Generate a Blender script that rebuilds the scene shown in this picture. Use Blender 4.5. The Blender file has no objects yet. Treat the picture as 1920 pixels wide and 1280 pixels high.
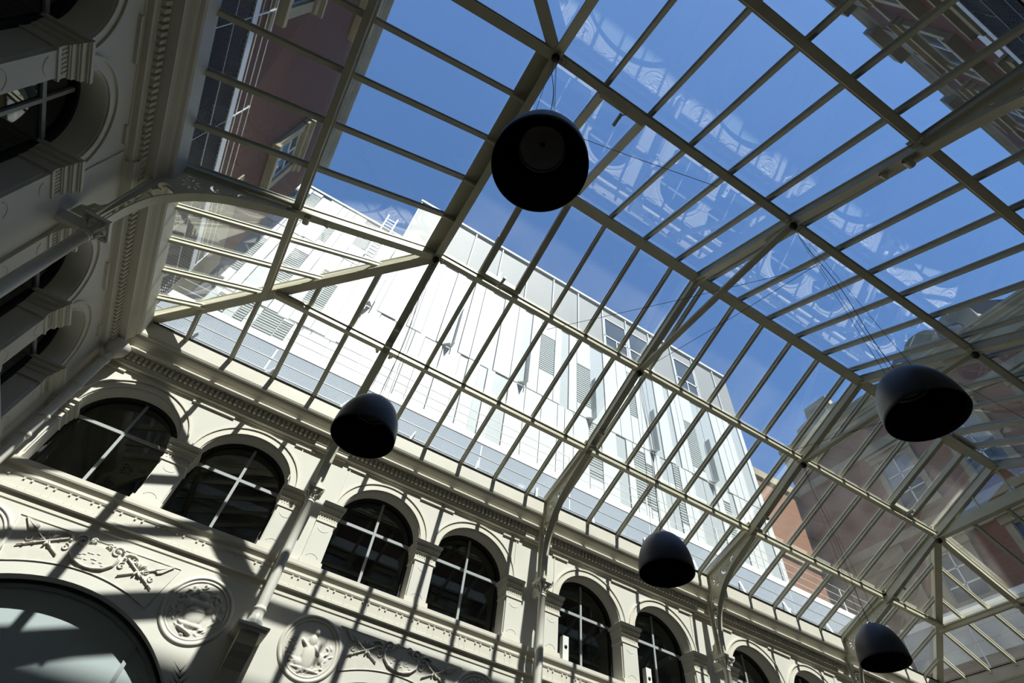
import bpy, bmesh, math, random
from mathutils import Vector, Matrix
from mathutils.geometry import tessellate_polygon
random.seed(7)
SC = bpy.context.scene
COL = SC.collection
PI = math.pi

# ------------------------------------------------------------------ camera
cam_d = bpy.data.cameras.new('camera'); cam = bpy.data.objects.new('camera', cam_d); COL.objects.link(cam)
cam_d.sensor_fit = 'HORIZONTAL'; cam_d.sensor_width = 36.0
cam_d.lens = 1022.19 * 36.0 / 1920.0
cam_d.clip_start = 0.05; cam_d.clip_end = 500
RR = Vector((0.8526019524, -0.5142647501, 0.0927452288))
DD = Vector((0.4573173217, 0.6484294909, -0.6086050136))
FF = Vector((0.2528453638, 0.5613118225, 0.7880344281))
M = Matrix.Identity(4)
for i in range(3):
    M[i][0] = RR[i]; M[i][1] = -DD[i]; M[i][2] = -FF[i]
M.translation = Vector((4.7318, -11.5731, 1.6499))
cam.matrix_world = M
SC.camera = cam

# ------------------------------------------------------------------ sky, sun, exposure
SUN = Vector((0.055, -1.0, 1.40)).normalized()
world = bpy.data.worlds.new('sky'); SC.world = world; world.use_nodes = True
wn = world.node_tree; wn.nodes.clear()
sky = wn.nodes.new('ShaderNodeTexSky'); sky.sky_type = 'NISHITA'; sky.sun_disc = False
sky.sun_elevation = math.asin(SUN.z); sky.sun_rotation = PI; sky.altitude = 300
sky.air_density = 1.0; sky.dust_density = 0.6; sky.ozone_density = 2.5
bgn = wn.nodes.new('ShaderNodeBackground'); bgn.inputs[1].default_value = 0.24
won = wn.nodes.new('ShaderNodeOutputWorld')
tint = wn.nodes.new('ShaderNodeMix'); tint.data_type = 'RGBA'; tint.blend_type = 'MULTIPLY'; tint.inputs[0].default_value = 1; tint.inputs[7].default_value = (0.80, 1.0, 1.22, 1)
wn.links.new(sky.outputs[0], tint.inputs[6]); wn.links.new(tint.outputs[2], bgn.inputs[0]); wn.links.new(bgn.outputs[0], won.inputs[0])
sun_d = bpy.data.lights.new('sun', 'SUN'); sun_d.energy = 11.6; sun_d.angle = math.radians(0.53)
sun_d.color = (1.0, 0.97, 0.92)
sun = bpy.data.objects.new('sun', sun_d); COL.objects.link(sun)
sun.rotation_euler = SUN.to_track_quat('Z', 'Y').to_euler(); sun.location = (12, -30, 45)
vs = SC.view_settings
vs.view_transform = 'Standard'; vs.look = 'None'; vs.gamma = 1.0; vs.exposure = 0.0; vs.use_curve_mapping = False
SC.cycles.max_bounces = 10; SC.cycles.diffuse_bounces = 5; SC.cycles.transparent_max_bounces = 40
SC.cycles.caustics_reflective = False; SC.cycles.caustics_refractive = False

# ------------------------------------------------------------------ materials
def mat(name, col, rough=0.6, spec=0.4, noise=0.0, nscale=3.0, bump=0.0, bscale=40.0, metal=0.0):
    m = bpy.data.materials.new(name); m.use_nodes = True
    nt = m.node_tree; b = nt.nodes['Principled BSDF']
    b.inputs['Base Color'].default_value = (*col, 1); b.inputs['Roughness'].default_value = rough
    b.inputs['Specular IOR Level'].default_value = spec; b.inputs['Metallic'].default_value = metal
    if noise or bump:
        tc = nt.nodes.new('ShaderNodeTexCoord')
    if noise:
        n = nt.nodes.new('ShaderNodeTexNoise'); n.inputs['Scale'].default_value = nscale; n.inputs['Detail'].default_value = 6
        mp = nt.nodes.new('ShaderNodeMapRange')
        mp.inputs[1].default_value = 0.3; mp.inputs[2].default_value = 0.7
        mp.inputs[3].default_value = 1 - noise; mp.inputs[4].default_value = 1 + noise * 0.4
        mx = nt.nodes.new('ShaderNodeMix'); mx.data_type = 'RGBA'; mx.blend_type = 'MULTIPLY'; mx.inputs[0].default_value = 1
        mx.inputs[6].default_value = (*col, 1)
        nt.links.new(tc.outputs['Object'], n.inputs[0]); nt.links.new(n.outputs[0], mp.inputs[0])
        nt.links.new(mp.outputs[0], mx.inputs[7]); nt.links.new(mx.outputs[2], b.inputs['Base Color'])
    if bump:
        n2 = nt.nodes.new('ShaderNodeTexNoise'); n2.inputs['Scale'].default_value = bscale
        bp = nt.nodes.new('ShaderNodeBump'); bp.inputs['Strength'].default_value = bump; bp.inputs['Distance'].default_value = 0.02
        nt.links.new(tc.outputs['Object'], n2.inputs[0]); nt.links.new(n2.outputs[0], bp.inputs['Height'])
        nt.links.new(bp.outputs[0], b.inputs['Normal'])
    return m

WALL = mat('cream_stucco_paint', (0.66, 0.635, 0.57), 0.55, 0.3, 0.05, 1.2)
TRIMM = mat('cream_moulding_paint', (0.66, 0.625, 0.535), 0.5, 0.35, 0.05, 2.0)
RELM = mat('cream_plaster_relief', (0.64, 0.61, 0.54), 0.55, 0.3, 0.08, 6)
IRON = mat('cream_iron_paint', (0.58, 0.55, 0.42), 0.4, 0.5, 0.10, 2.5)
COLM = mat('off_white_column_paint', (0.68, 0.66, 0.59), 0.4, 0.5, 0.06, 3)
BARM = mat('cream_glazing_bar_paint', (0.60, 0.58, 0.46), 0.4, 0.5, 0.08, 3)
RUBBER = mat('black_gasket', (0.015, 0.015, 0.015), 0.6)
LAMPM = mat('black_lamp_lacquer', (0.016, 0.015, 0.020), 0.42, 0.5)
LAMPIN = mat('black_lamp_inside', (0.010, 0.010, 0.009), 0.7, 0.2)
LAMPREF = mat('dark_grey_reflector', (0.8, 0.8, 0.77), 0.5, 0.5)
BULBM = mat('dark_bulb', (0.01, 0.01, 0.01), 0.3)
WIREM = mat('dark_steel_wire', (0.03, 0.03, 0.035), 0.4, 0.5)
DARKIRON = mat('dark_iron_boss', (0.02, 0.016, 0.012), 0.6)
FLOORM = mat('dark_oak_floor', (0.10, 0.072, 0.047), 0.5, 0.4, 0.25, 1.5)
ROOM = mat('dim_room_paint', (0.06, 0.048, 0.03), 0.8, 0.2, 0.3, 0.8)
MULL = mat('grey_white_window_paint', (0.36, 0.38, 0.38), 0.45, 0.4)
FRAMED = mat('dark_window_frame', (0.012, 0.012, 0.011), 0.5)
STONE = mat('cream_dressed_stone', (0.36, 0.31, 0.20), 0.8, 0.2, 0.25, 1.2)
STONE2 = mat('weathered_grey_stone', (0.24, 0.215, 0.165), 0.8, 0.2, 0.3, 1.0)
WHITEP = mat('white_facade_panel', (0.56, 0.57, 0.56), 0.6, 0.2)
PALEP = mat('pale_grey_panel', (0.25, 0.25, 0.235), 0.6, 0.3, 0.06, 0.8)
LOUV = mat('grey_louvre_metal', (0.37, 0.40, 0.40), 0.6, 0.2)
PALEGL = mat('pale_blinded_glass', (0.40, 0.43, 0.43), 0.4, 0.3)
BLUEGL = mat('blue_grey_window_glass', (0.06, 0.08, 0.095), 0.12, 0.4, 0.3, 0.6)
SASH = mat('white_sash_paint', (0.72, 0.73, 0.72), 0.45, 0.4)
BLIND = mat('grey_roller_blind', (0.36, 0.38, 0.39), 0.7, 0.2, 0.1, 1.0)
STEEL = mat('galvanised_steel', (0.42, 0.43, 0.44), 0.4, 0.5, 0.1, 4)
PALMM = mat('palm_leaf', (0.020, 0.045, 0.012), 0.5)
TRUNKM = mat('palm_trunk_fibre', (0.10, 0.07, 0.04), 0.9, 0.2, 0.3, 8)
POTM = mat('dark_planter', (0.03, 0.03, 0.03), 0.5)
SPKW = mat('white_speaker_plastic', (0.75, 0.75, 0.72), 0.4)
RAILM = mat('white_rail_paint', (0.78, 0.79, 0.80), 0.45, 0.4)
SLATE = mat('slate_roof', (0.09, 0.09, 0.11), 0.6, 0.3, 0.2, 3)

def brick_mat(name, c1, c2, mortar):
    m = bpy.data.materials.new(name); m.use_nodes = True; nt = m.node_tree; b = nt.nodes['Principled BSDF']
    tc = nt.nodes.new('ShaderNodeTexCoord'); sp = nt.nodes.new('ShaderNodeSeparateXYZ')
    ad = nt.nodes.new('ShaderNodeMath'); cb = nt.nodes.new('ShaderNodeCombineXYZ')
    br = nt.nodes.new('ShaderNodeTexBrick')
    br.inputs['Color1'].default_value = (*c1, 1); br.inputs['Color2'].default_value = (*c2, 1); br.inputs['Mortar'].default_value = (*mortar, 1)
    br.inputs['Scale'].default_value = 1.0; br.inputs['Brick Width'].default_value = 0.22; br.inputs['Row Height'].default_value = 0.075
    br.inputs['Mortar Size'].default_value = 0.008
    nt.links.new(tc.outputs['Object'], sp.inputs[0]); nt.links.new(sp.outputs[0], ad.inputs[0]); nt.links.new(sp.outputs[1], ad.inputs[1])
    nt.links.new(ad.outputs[0], cb.inputs[0]); nt.links.new(sp.outputs[2], cb.inputs[1]); nt.links.new(cb.outputs[0], br.inputs[0])
    nt.links.new(br.outputs['Color'], b.inputs['Base Color']); b.inputs['Roughness'].default_value = 0.85
    b.inputs['Specular IOR Level'].default_value = 0.2
    return m
BRICK2 = brick_mat('brown_brick', (0.27, 0.125, 0.07), (0.21, 0.095, 0.055), (0.20, 0.14, 0.10))
BRICK = brick_mat('red_brick', (0.135, 0.048, 0.026), (0.10, 0.038, 0.021), (0.12, 0.085, 0.06))

def glass_mat(name, r0, dirt, tint, streak=0.5, tr=0.96, flip=0.6):
    """thin clear pane: mirror reflection by angle (Schlick) over a see-through tint, with a film of dust"""
    m = bpy.data.materials.new(name); m.use_nodes = True; nt = m.node_tree; nt.nodes.clear()
    N = nt.nodes.new; L = nt.links.new
    lw = N('ShaderNodeLayerWeight'); lw.inputs[0].default_value = 0.5
    pw = N('ShaderNodeMath'); pw.operation = 'POWER'; pw.inputs[1].default_value = 3.6
    ml = N('ShaderNodeMath'); ml.operation = 'MULTIPLY_ADD'; ml.inputs[1].default_value = 1 - r0; ml.inputs[2].default_value = r0
    tp = N('ShaderNodeBsdfTransparent'); tp.inputs[0].default_value = (*[t * tr for t in tint], 1)
    gl = N('ShaderNodeBsdfGlossy'); gl.inputs['Roughness'].default_value = 0.0; gl.inputs[0].default_value = (1, 1, 1, 1)
    mx = N('ShaderNodeMixShader')
    L(lw.outputs['Facing'], pw.inputs[0]); L(pw.outputs[0], ml.inputs[0]); L(ml.outputs[0], mx.inputs[0])
    L(tp.outputs[0], mx.inputs[1]); L(gl.outputs[0], mx.inputs[2])
    tl = N('ShaderNodeBsdfTranslucent'); tl.inputs[0].default_value = (0.95, 0.95, 0.93, 1)
    df = N('ShaderNodeBsdfDiffuse'); df.inputs[0].default_value = (0.6, 0.6, 0.57, 1)
    md = N('ShaderNodeMixShader'); md.inputs[0].default_value = 1 - flip
    L(tl.outputs[0], md.inputs[1]); L(df.outputs[0], md.inputs[2])
    tc = N('ShaderNodeTexCoord'); nz = N('ShaderNodeTexNoise'); nz.inputs['Scale'].default_value = 0.9; nz.inputs['Detail'].default_value = 5
    mr = N('ShaderNodeMapRange'); mr.inputs[1].default_value = 0.3; mr.inputs[2].default_value = 0.72
    mr.inputs[3].default_value = dirt * (1 - streak); mr.inputs[4].default_value = dirt * (1 + streak)
    m2 = N('ShaderNodeMixShader'); out = N('ShaderNodeOutputMaterial')
    L(tc.outputs['Object'], nz.inputs[0]); L(nz.outputs[0], mr.inputs[0]); L(mr.outputs[0], m2.inputs[0])
    L(mx.outputs[0], m2.inputs[1]); L(md.outputs[0], m2.inputs[2]); L(m2.outputs[0], out.inputs[0])
    return m
GLASS = glass_mat('roof_glass', 0.13, 0.027, (0.97, 1.0, 0.99))
WGLASS = glass_mat('window_glass', 0.06, 0.003, (0.55, 0.60, 0.55))
FROST = mat('frosted_blue_glass', (0.42, 0.48, 0.49), 0.25, 0.5)

def mesh_mat(name, col, cell, hole, turn=False):
    """perforated sheet: square holes punched on a grid"""
    m = bpy.data.materials.new(name); m.use_nodes = True; nt = m.node_tree; N = nt.nodes.new; L = nt.links.new
    b = nt.nodes['Principled BSDF']; b.inputs['Base Color'].default_value = (*col, 1); b.inputs['Roughness'].default_value = 0.8; b.inputs['Specular IOR Level'].default_value = 0.1
    tc = N('ShaderNodeTexCoord'); sp = N('ShaderNodeSeparateXYZ'); ad = N('ShaderNodeMath')
    L(tc.outputs['Object'], sp.inputs[0]); L(sp.outputs[0], ad.inputs[0]); L(sp.outputs[1], ad.inputs[1])
    res = []
    for src in (ad.outputs[0], sp.outputs[2]):
        dv = N('ShaderNodeMath'); dv.operation = 'DIVIDE'; dv.inputs[1].default_value = cell; L(src, dv.inputs[0])
        fr = N('ShaderNodeMath'); fr.operation = 'FRACT'; L(dv.outputs[0], fr.inputs[0])
        lt = N('ShaderNodeMath'); lt.operation = 'LESS_THAN'; lt.inputs[1].default_value = hole; L(fr.outputs[0], lt.inputs[0]); res.append(lt)
    mu = N('ShaderNodeMath'); mu.operation = 'MULTIPLY'; L(res[0].outputs[0], mu.inputs[0]); L(res[1].outputs[0], mu.inputs[1])
    t = N('ShaderNodeBsdfTransparent'); mx = N('ShaderNodeMixShader'); L(mu.outputs[0], mx.inputs[0])
    L(b.outputs[0], mx.inputs[1]); L(t.outputs[0], mx.inputs[2]); L(mx.outputs[0], nt.nodes['Material Output'].inputs[0])
    return m
MESHD = mesh_mat('dark_perforated_sheet', (0.03, 0.03, 0.03), 0.11, 0.55)
MESHL = mesh_mat('pale_ribbed_sheet', (0.32, 0.36, 0.42), 0.06, 0.30)

# ------------------------------------------------------------------ mesh helpers
class MB:
    def __init__(s, T=None): s.v = []; s.f = []; s.T = T; s.sm = set()
    def add(s, vs, fs, smooth=False):
        o = len(s.v); s.v += [tuple(p) for p in vs]
        for f in fs:
            if smooth: s.sm.add(len(s.f))
            s.f.append([o + i for i in f])
        return s
    def box(s, x0, x1, y0, y1, z0, z1):
        return s.add([(x0,y0,z0),(x1,y0,z0),(x1,y1,z0),(x0,y1,z0),(x0,y0,z1),(x1,y0,z1),(x1,y1,z1),(x0,y1,z1)],
                     [(0,3,2,1),(4,5,6,7),(0,1,5,4),(1,2,6,5),(2,3,7,6),(3,0,4,7)])
    def beam(s, p0, p1, w, h, up=None):
        """box member: p0,p1 run along its underside, w wide (sideways), h deep upwards"""
        p0 = Vector(p0); p1 = Vector(p1); d = (p1 - p0).normalized()
        u = Vector(up) if up else Vector((0, 0, 1))
        if abs(d.dot(u)) > 0.98: u = Vector((1, 0, 0))
        side = d.cross(u).normalized() * (w / 2); u = (u if up is None else side.cross(d).normalized())
        u = u * h
        vs = []
        for p in (p0, p1): vs += [p - side, p + side, p + side + u, p - side + u]
        return s.add(vs, [(0,1,2,3),(7,6,5,4),(0,4,5,1),(1,5,6,2),(2,6,7,3),(3,7,4,0)])
    def prism(s, poly, a0, a1, f, smooth=False):
        """closed outline poly of (p,q) pushed from a0 to a1; f(p,q,a)->xyz"""
        n = len(poly); vs = [f(p, q, a0) for p, q in poly] + [f(p, q, a1) for p, q in poly]
        fs = [(i, (i+1) % n, n + (i+1) % n, n + i) for i in range(n)]
        s.add(vs, fs, smooth)
        tris = tessellate_polygon([[Vector((p, q, 0)) for p, q in poly]])
        s.add(vs, [tuple(t) for t in tris] + [tuple(n + i for i in reversed(t)) for t in tris])
        return s
    def holed(s, outer, holes, a0, a1, f):
        loops = [outer] + holes; flat = [p for l in loops for p in l]; n = len(flat)
        vs = [f(p, q, a0) for p, q in flat] + [f(p, q, a1) for p, q in flat]; fs = []; o = 0
        for l in loops:
            k = len(l); fs += [(o+i, o+(i+1) % k, n+o+(i+1) % k, n+o+i) for i in range(k)]; o += k
        tris = tessellate_polygon([[Vector((p, q, 0)) for p, q in l] for l in loops])
        fs += [tuple(t) for t in tris] + [tuple(n+i for i in reversed(t)) for t in tris]
        return s.add(vs, fs)
    def tube(s, pts, r, n=8, cap=True):
        pts = [Vector(p) for p in pts]; rs = r if isinstance(r, (list, tuple)) else [r] * len(pts)
        vs = []; fs = []; prev = None
        for i, p in enumerate(pts):
            d = (pts[min(i+1, len(pts)-1)] - pts[max(i-1, 0)]).normalized()
            if prev is None:
                a = d.orthogonal().normalized()
            else:
                a = (prev - d * prev.dot(d)); a = a.normalized() if a.length > 1e-6 else d.orthogonal().normalized()
            prev = a; b = d.cross(a)
            vs += [p + (a * math.cos(t) + b * math.sin(t)) * rs[i] for t in [2*PI*k/n for k in range(n)]]
        for i in range(len(pts) - 1):
            for k in range(n): fs.append((i*n+k, i*n+(k+1) % n, (i+1)*n+(k+1) % n, (i+1)*n+k))
        s.add(vs, fs, True)
        if cap: s.add(vs, [tuple(range(n))[::-1], tuple(range((len(pts)-1)*n, len(pts)*n))])
        return s
    def lathe(s, prof, c, n=24, axis=None, smooth=True):
        """prof of (r,h) turned round the vertical (or axis=(ex,ey,ez)) at c"""
        ex, ey, ez = axis or (Vector((1,0,0)), Vector((0,1,0)), Vector((0,0,1))); c = Vector(c)
        vs = []; fs = []
        for r, h in prof:
            vs += [c + ez * h + (ex * math.cos(2*PI*k/n) + ey * math.sin(2*PI*k/n)) * r for k in range(n)]
        for i in range(len(prof) - 1):
            for k in range(n): fs.append((i*n+k, i*n+(k+1) % n, (i+1)*n+(k+1) % n, (i+1)*n+k))
        return s.add(vs, fs, smooth)
    def ball(s, c, r, n=10, sc=(1,1,1)):
        vs = []; fs = []; c = Vector(c)
        for i in range(n//2 + 1):
            th = PI * i / (n//2)
            for k in range(n):
                ph = 2*PI*k/n; vs.append(c + Vector((math.sin(th)*math.cos(ph)*r*sc[0], math.sin(th)*math.sin(ph)*r*sc[1], math.cos(th)*r*sc[2])))
        for i in range(n//2):
            for k in range(n): fs.append((i*n+k, i*n+(k+1) % n, (i+1)*n+(k+1) % n, (i+1)*n+k))
        return s.add(vs, fs, True)
    def build(s, name, m, parent=None, fix=True):
        vs = [s.T(*p) for p in s.v] if s.T else s.v
        o = parent
        org = Vector((0, 0, 0))
        if parent is not None:
            q = parent
            while q is not None: org = org + Vector(q.location); q = q.parent
        me = bpy.data.meshes.new(name)
        me.from_pydata([tuple(Vector(p) - org) for p in vs], [], s.f)
        for i in s.sm: me.polygons[i].use_smooth = True
        me.materials.append(m)
        if fix:
            bm = bmesh.new(); bm.from_mesh(me); bmesh.ops.remove_doubles(bm, verts=bm.verts, dist=1e-5)
            bmesh.ops.recalc_face_normals(bm, faces=bm.faces); bm.to_mesh(me); bm.free()
        ob = bpy.data.objects.new(name, me); COL.objects.link(ob)
        if parent is not None: ob.parent = parent
        return ob

def thing(name, label, cat, loc=(0, 0, 0), group=None):
    o = bpy.data.objects.new(name, None); COL.objects.link(o); o.location = loc; o.empty_display_size = 0.2
    o['label'] = label; o['category'] = cat
    if group: o['group'] = group
    return o
def tag(o, label, cat, group=None):
    o['label'] = label; o['category'] = cat
    if group: o['group'] = group
    return o
def struct(o): o['kind'] = 'structure'; return o
ORD = ['first', 'second', 'third', 'fourth', 'fifth', 'sixth', 'seventh', 'eighth', 'ninth', 'tenth', 'eleventh', 'twelfth']

# ------------------------------------------------------------------ measures of the court
A_, B_ = 5.562, 6.0
W_ = 14.481
L_ = 2 * A_ + 3 * B_
V1, V2 = 2.327, 4.729
E0 = 10.94
SB = 0.4612
SA = SB * V2 / A_
VF = 0.46
def gB(v): return E0 + SB * v
def gA(v): return E0 + SA * v
XA1 = 2.542
XW = 0.15          # left wall stands slightly in
def TB(u, v, z): return (u, -v, z)
def TA(u, v, z): return (v + XW, -u, z)
def TS(u, v, z): return (u, -W_ + v, z)
def TC(u, v, z): return (L_ - v, -u, z)
def TA0(u, v, z): return (v, -u, z)

# ================================================================== THE SETTING
fl = struct(MB().box(-4, L_ + 4, -W_ - 4, 4, -0.2, 0.0).build('floor', FLOORM))

CORN = [(0,9.995),(0.02,10.005),(0.02,10.04),(0.10,10.05),(0.10,10.115),(0.12,10.13),(0.12,10.335),(0.21,10.345),(0.33,10.36),(0.33,10.385),
        (0.26,10.40),(0.27,10.47),(0.31,10.54),(0.37,10.60),(0.39,10.63),(0.39,10.66),(0.44,10.69),(0.46,10.74),(0.46,11.13),(0.42,11.15),(0,11.15)]
STRI = [(0,6.62),(0.018,6.64),(0.018,6.765),(0.08,6.78),(0.08,6.83),(0.06,6.84),(0.06,7.03),(0.075,7.05),(0.09,7.085),(0.07,7.10),(0.07,7.15),(0.125,7.22),(0.135,7.25),(0.135,7.33),(0,7.34)]
ZS, ZSILL, ZTOP = 8.80, 7.33, 11.1
RISE = 0.905
BZC, BR, BHW, BDEP = 3.02, 2.70, 2.30, 0.26

def arch_h(u, c, r, rise=1.0, zs=ZS): return zs + rise * math.sqrt(max(0.0, r*r - (u - c)**2))
def samples(c, r, n): return [c - r * math.cos(PI * k / n) for k in range(n + 1)]
def big(b0, b1):
    w = b1 - b0; c = (b0 + b1) / 2; hw = min(BHW, w/2 - 0.42)
    if b0 < 0.01: c = 2.62
    if abs(b1 - L_) < 0.01: c = L_ - 2.62
    R = BR*hw/BHW; zc = BZC + BR - R; al = math.acos(hw/R)
    return c, hw, R, zc, al
def barc(c, q, zc, al, n): return [(c - q*math.cos(t), zc + q*math.sin(t)) for t in [al + (PI - 2*al)*k/n for k in range(n + 1)]]

WIN = [0]; PIL = [0]
def wall(side, T, bays, cols, dr, r, detail=True, ulen=None):
    """an arcaded courtyard wall: T(u,v,z), bays = list of (u0,u1), upper arches at bay centre -/+ dr, radius r"""
    D = 0.42
    mb = MB(T)
    def quad(u0, z0a, z0b, u1, z1a, z1b): mb.add([(u0,0,z0a),(u1,0,z1a),(u1,0,z1b),(u0,0,z0b)], [(0,1,2,3)])
    # upper storey face
    ops = []
    for b0, b1 in bays:
        c = (b0 + b1) / 2; ops += [c - dr, c + dr]
    cur = 0.0
    for c in ops:
        quad(cur, ZSILL-0.3, ZTOP, c - r, ZSILL-0.3, ZTOP)
        us = samples(c, r, 22)
        for a, b in zip(us[:-1], us[1:]):
            quad(a, arch_h(a, c, r, RISE), ZTOP, b, arch_h(b, c, r, RISE), ZTOP)
            quad(a, ZSILL-0.3, ZSILL, b, ZSILL-0.3, ZSILL)
            mb.add([(a,0,arch_h(a,c,r,RISE)),(b,0,arch_h(b,c,r,RISE)),(b,-D,arch_h(b,c,r,RISE)),(a,-D,arch_h(a,c,r,RISE))], [(0,1,2,3)], True)
        for e in (c - r, c + r): mb.add([(e,0,ZSILL),(e,0,ZS),(e,-D,ZS),(e,-D,ZSILL)], [(0,1,2,3)])
        mb.add([(c-r,0,ZSILL),(c+r,0,ZSILL),(c+r,-D,ZSILL),(c-r,-D,ZSILL)], [(0,1,2,3)])
        cur = c + r
    quad(cur, ZSILL-0.3, ZTOP, ulen, ZSILL-0.3, ZTOP)
    # lower storey with the big arches
    zl = ZSILL - 0.3; cur = 0.0
    for b0, b1 in bays:
        c, hw, R, zc, al = big(b0, b1); pts = barc(c, R, zc, al, 36)
        quad(cur, 0, zl, c - hw, 0, zl)
        for (a, ha), (b, hb) in zip(pts[:-1], pts[1:]):
            quad(a, ha, zl, b, hb, zl)
            mb.add([(a,0,ha),(b,0,hb),(b,-BDEP,hb),(a,-BDEP,ha)], [(0,1,2,3)], True)
        for e in (c - hw, c + hw): mb.add([(e,0,0),(e,0,pts[0][1]),(e,-BDEP,pts[0][1]),(e,-BDEP,0)], [(0,1,2,3)])
        cur = c + hw
    quad(cur, 0, zl, ulen, 0, zl)
    # thickness: back face of the piers around the openings
    for c in ops: pass
    wob = struct(mb.build('wall_' + side, WALL, fix=True))
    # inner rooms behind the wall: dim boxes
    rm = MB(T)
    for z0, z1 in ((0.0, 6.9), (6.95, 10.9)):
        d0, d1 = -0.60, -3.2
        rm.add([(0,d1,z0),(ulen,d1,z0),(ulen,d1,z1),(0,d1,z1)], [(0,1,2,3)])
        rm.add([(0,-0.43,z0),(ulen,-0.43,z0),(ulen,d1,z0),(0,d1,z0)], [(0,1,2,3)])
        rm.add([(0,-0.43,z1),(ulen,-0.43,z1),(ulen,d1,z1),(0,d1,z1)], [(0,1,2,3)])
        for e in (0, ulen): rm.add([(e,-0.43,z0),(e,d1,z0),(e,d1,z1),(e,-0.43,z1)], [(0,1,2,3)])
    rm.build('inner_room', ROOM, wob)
    # cornice with dentils
    cn = MB(T).prism(CORN, 0.0, ulen, lambda p, q, a: (a, p, q))
    for k in cols:        # entablature breaks forward over each column
        cn.prism([(p + 0.05 if p > 0.01 else 0, q) for p, q in CORN if q < 10.36] + [(0, 10.36)], k - 0.42, k + 0.42, lambda p, q, a: (a, p, q))
    cob = struct(cn.build('trim_cornice_' + side, TRIMM))
    dn = MB(T); u = 0.09
    while u < ulen - 0.1:
        dn.box(u, u + 0.062, 0.10, 0.185, 10.165, 10.325); u += 0.115
    dn.build('dentil_row', TRIMM, cob)
    # string course with grooved frieze
    sob = struct(MB(T).prism(STRI, 0.0, ulen, lambda p, q, a: (a, p, q)).build('trim_sill_course_' + side, TRIMM))
    if detail:
        g = MB(T); u = 0.12
        while u < ulen - 0.3:
            for q in (0.0, 0.13): g.box(u + q, u + q + 0.014, 0.05, 0.066, 6.85, 7.02); g.box(u + q - 0.010, u + q + 0.024, 0.05, 0.085, 7.0, 7.035)
            u += 0.385
        g.build('frieze_groove', TRIMM, sob)
    # piers: pilasters at every arch jamb
    pil = []
    cur = 0.0
    segs = []
    for c in ops: segs.append((cur, c - r)); cur = c + r
    segs.append((cur, ulen))
    for s0, s1 in segs:
        if s1 - s0 < 0.75: pil.append((s0 + 0.0, s1 - 0.0, True, True))
        else:
            if s0 > 0.01: pil.append((s0, s0 + 0.46, True, False))
            if s1 < ulen - 0.01: pil.append((s1 - 0.46, s1, False, True))
    for s0, s1, l, rr in pil:
        p = MB(T); p.box(s0 + 0.02, s1 - 0.02, -0.01, 0.05, 7.33, 8.40)
        if detail:
            m = (s0 + s1) / 2
            for zc_, sg in ((8.22, -1), (7.50, 1)):
                pts = [(m + 0.13*math.cos(t), 0.05, zc_ + sg * 0.10*math.sin(t)) for t in [PI*(0.08 + 0.84*k/8) for k in range(9)]]
                p.tube(pts, 0.007, 5)
        PIL[0] += 1; po = struct(p.build('trim_pilaster_%s_%d' % (side, PIL[0]), WALL))
        el, er = (0.03 if l else 0.0), (0.03 if rr else 0.0)
        cp = MB(T)
        for z0, z1, o in ((8.33,8.36,0.07),(8.36,8.40,0.055),(8.40,8.50,0.05),(8.50,8.525,0.075),(8.525,8.60,0.09),(8.60,8.63,0.115),(8.63,8.71,0.135),(8.71,8.735,0.16),(8.735,8.79,0.18)):
            cp.box(s0 + 0.015 - (o if l else 0)*0.55, s1 - 0.015 + (o if rr else 0)*0.55, -D, o, z0, z1)
        if detail:
            k = s0 + 0.05
            while k < s1 - 0.04: cp.box(k, k + 0.02, 0.045, 0.062, 8.415, 8.49); k += 0.06
        cp.build('pilaster_capital', TRIMM, po)
        bs = MB(T)
        for z0, z1, o in ((7.33,7.40,0.095),(7.40,7.43,0.08),(7.43,7.46,0.065)):
            bs.box(s0 - (0.03 if l else 0), s1 + (0.03 if rr else 0), -D, o, z0, z1)
        bs.build('pilaster_base', TRIMM, po)
    # archivolts
    for c in ops:
        av = MB(T)
        for ra, rb, v1 in ((r + 0.02, r + 0.055, 0.03), (r + 0.055, r + 0.17, 0.018), (r + 0.17, r + 0.205, 0.045)):
            n = 28; vs = []; fs = []
            for k in range(n + 1):
                t = PI * k / n
                for q, v in ((ra, 0), (ra, v1), (rb, v1), (rb, 0)): vs.append((c - q*math.cos(t), v, ZS + (q - r + r*RISE)*math.sin(t)))
            for k in range(n):
                for j in range(3): fs.append((k*4+j, k*4+j+1, k*4+4+j+1, k*4+4+j))
            av.add(vs, fs)
        PIL[0] += 1; struct(av.build('trim_archivolt_%s_%d' % (side, PIL[0]), TRIMM))
    if detail:      # thin sunk lines under the cornice between the arches
        ln = MB(T)
        for b0, b1 in bays:
            m = (b0 + b1) / 2; q = dr - 0.76*r/0.985
            ln.box(m - q, m + q, 0, 0.045, 9.905, 9.945)
            for sg in (-1, 1): ln.box(min(m + sg*(dr + 0.74*r), m + sg*(dr + 1.24*r)), max(m + sg*(dr + 0.74*r), m + sg*(dr + 1.24*r)), 0, 0.045, 9.905, 9.945)
        for k in cols:
            for e in (-0.62, 0.60): ln.box(k + e, k + e + 0.02, 0, 0.022, 9.0, 9.95)
        struct(ln.build('trim_bead_%s' % side, TRIMM))
    # round-headed windows
    for i, c in enumerate(ops):
        WIN[0] += 1
        fr = MB(T)
        n = 26
        def ringv(r0, r1, v0, v1):
            vs = []; fs = []
            for k in range(n + 1):
                t = PI * k / n
                for q, v in ((r0, v0), (r0, v1), (r1, v1), (r1, v0)): vs.append((c - q*math.cos(t), v, ZS + q*RISE*math.sin(t)))
            for k in range(n):
                for j in range(4): fs.append((k*4+j, k*4+(j+1) % 4, k*4+4+(j+1) % 4, k*4+4+j))
            return vs, fs
        fr.add(*ringv(r - 0.075, r + 0.01, -D - 0.10, -D + 0.06))
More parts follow.
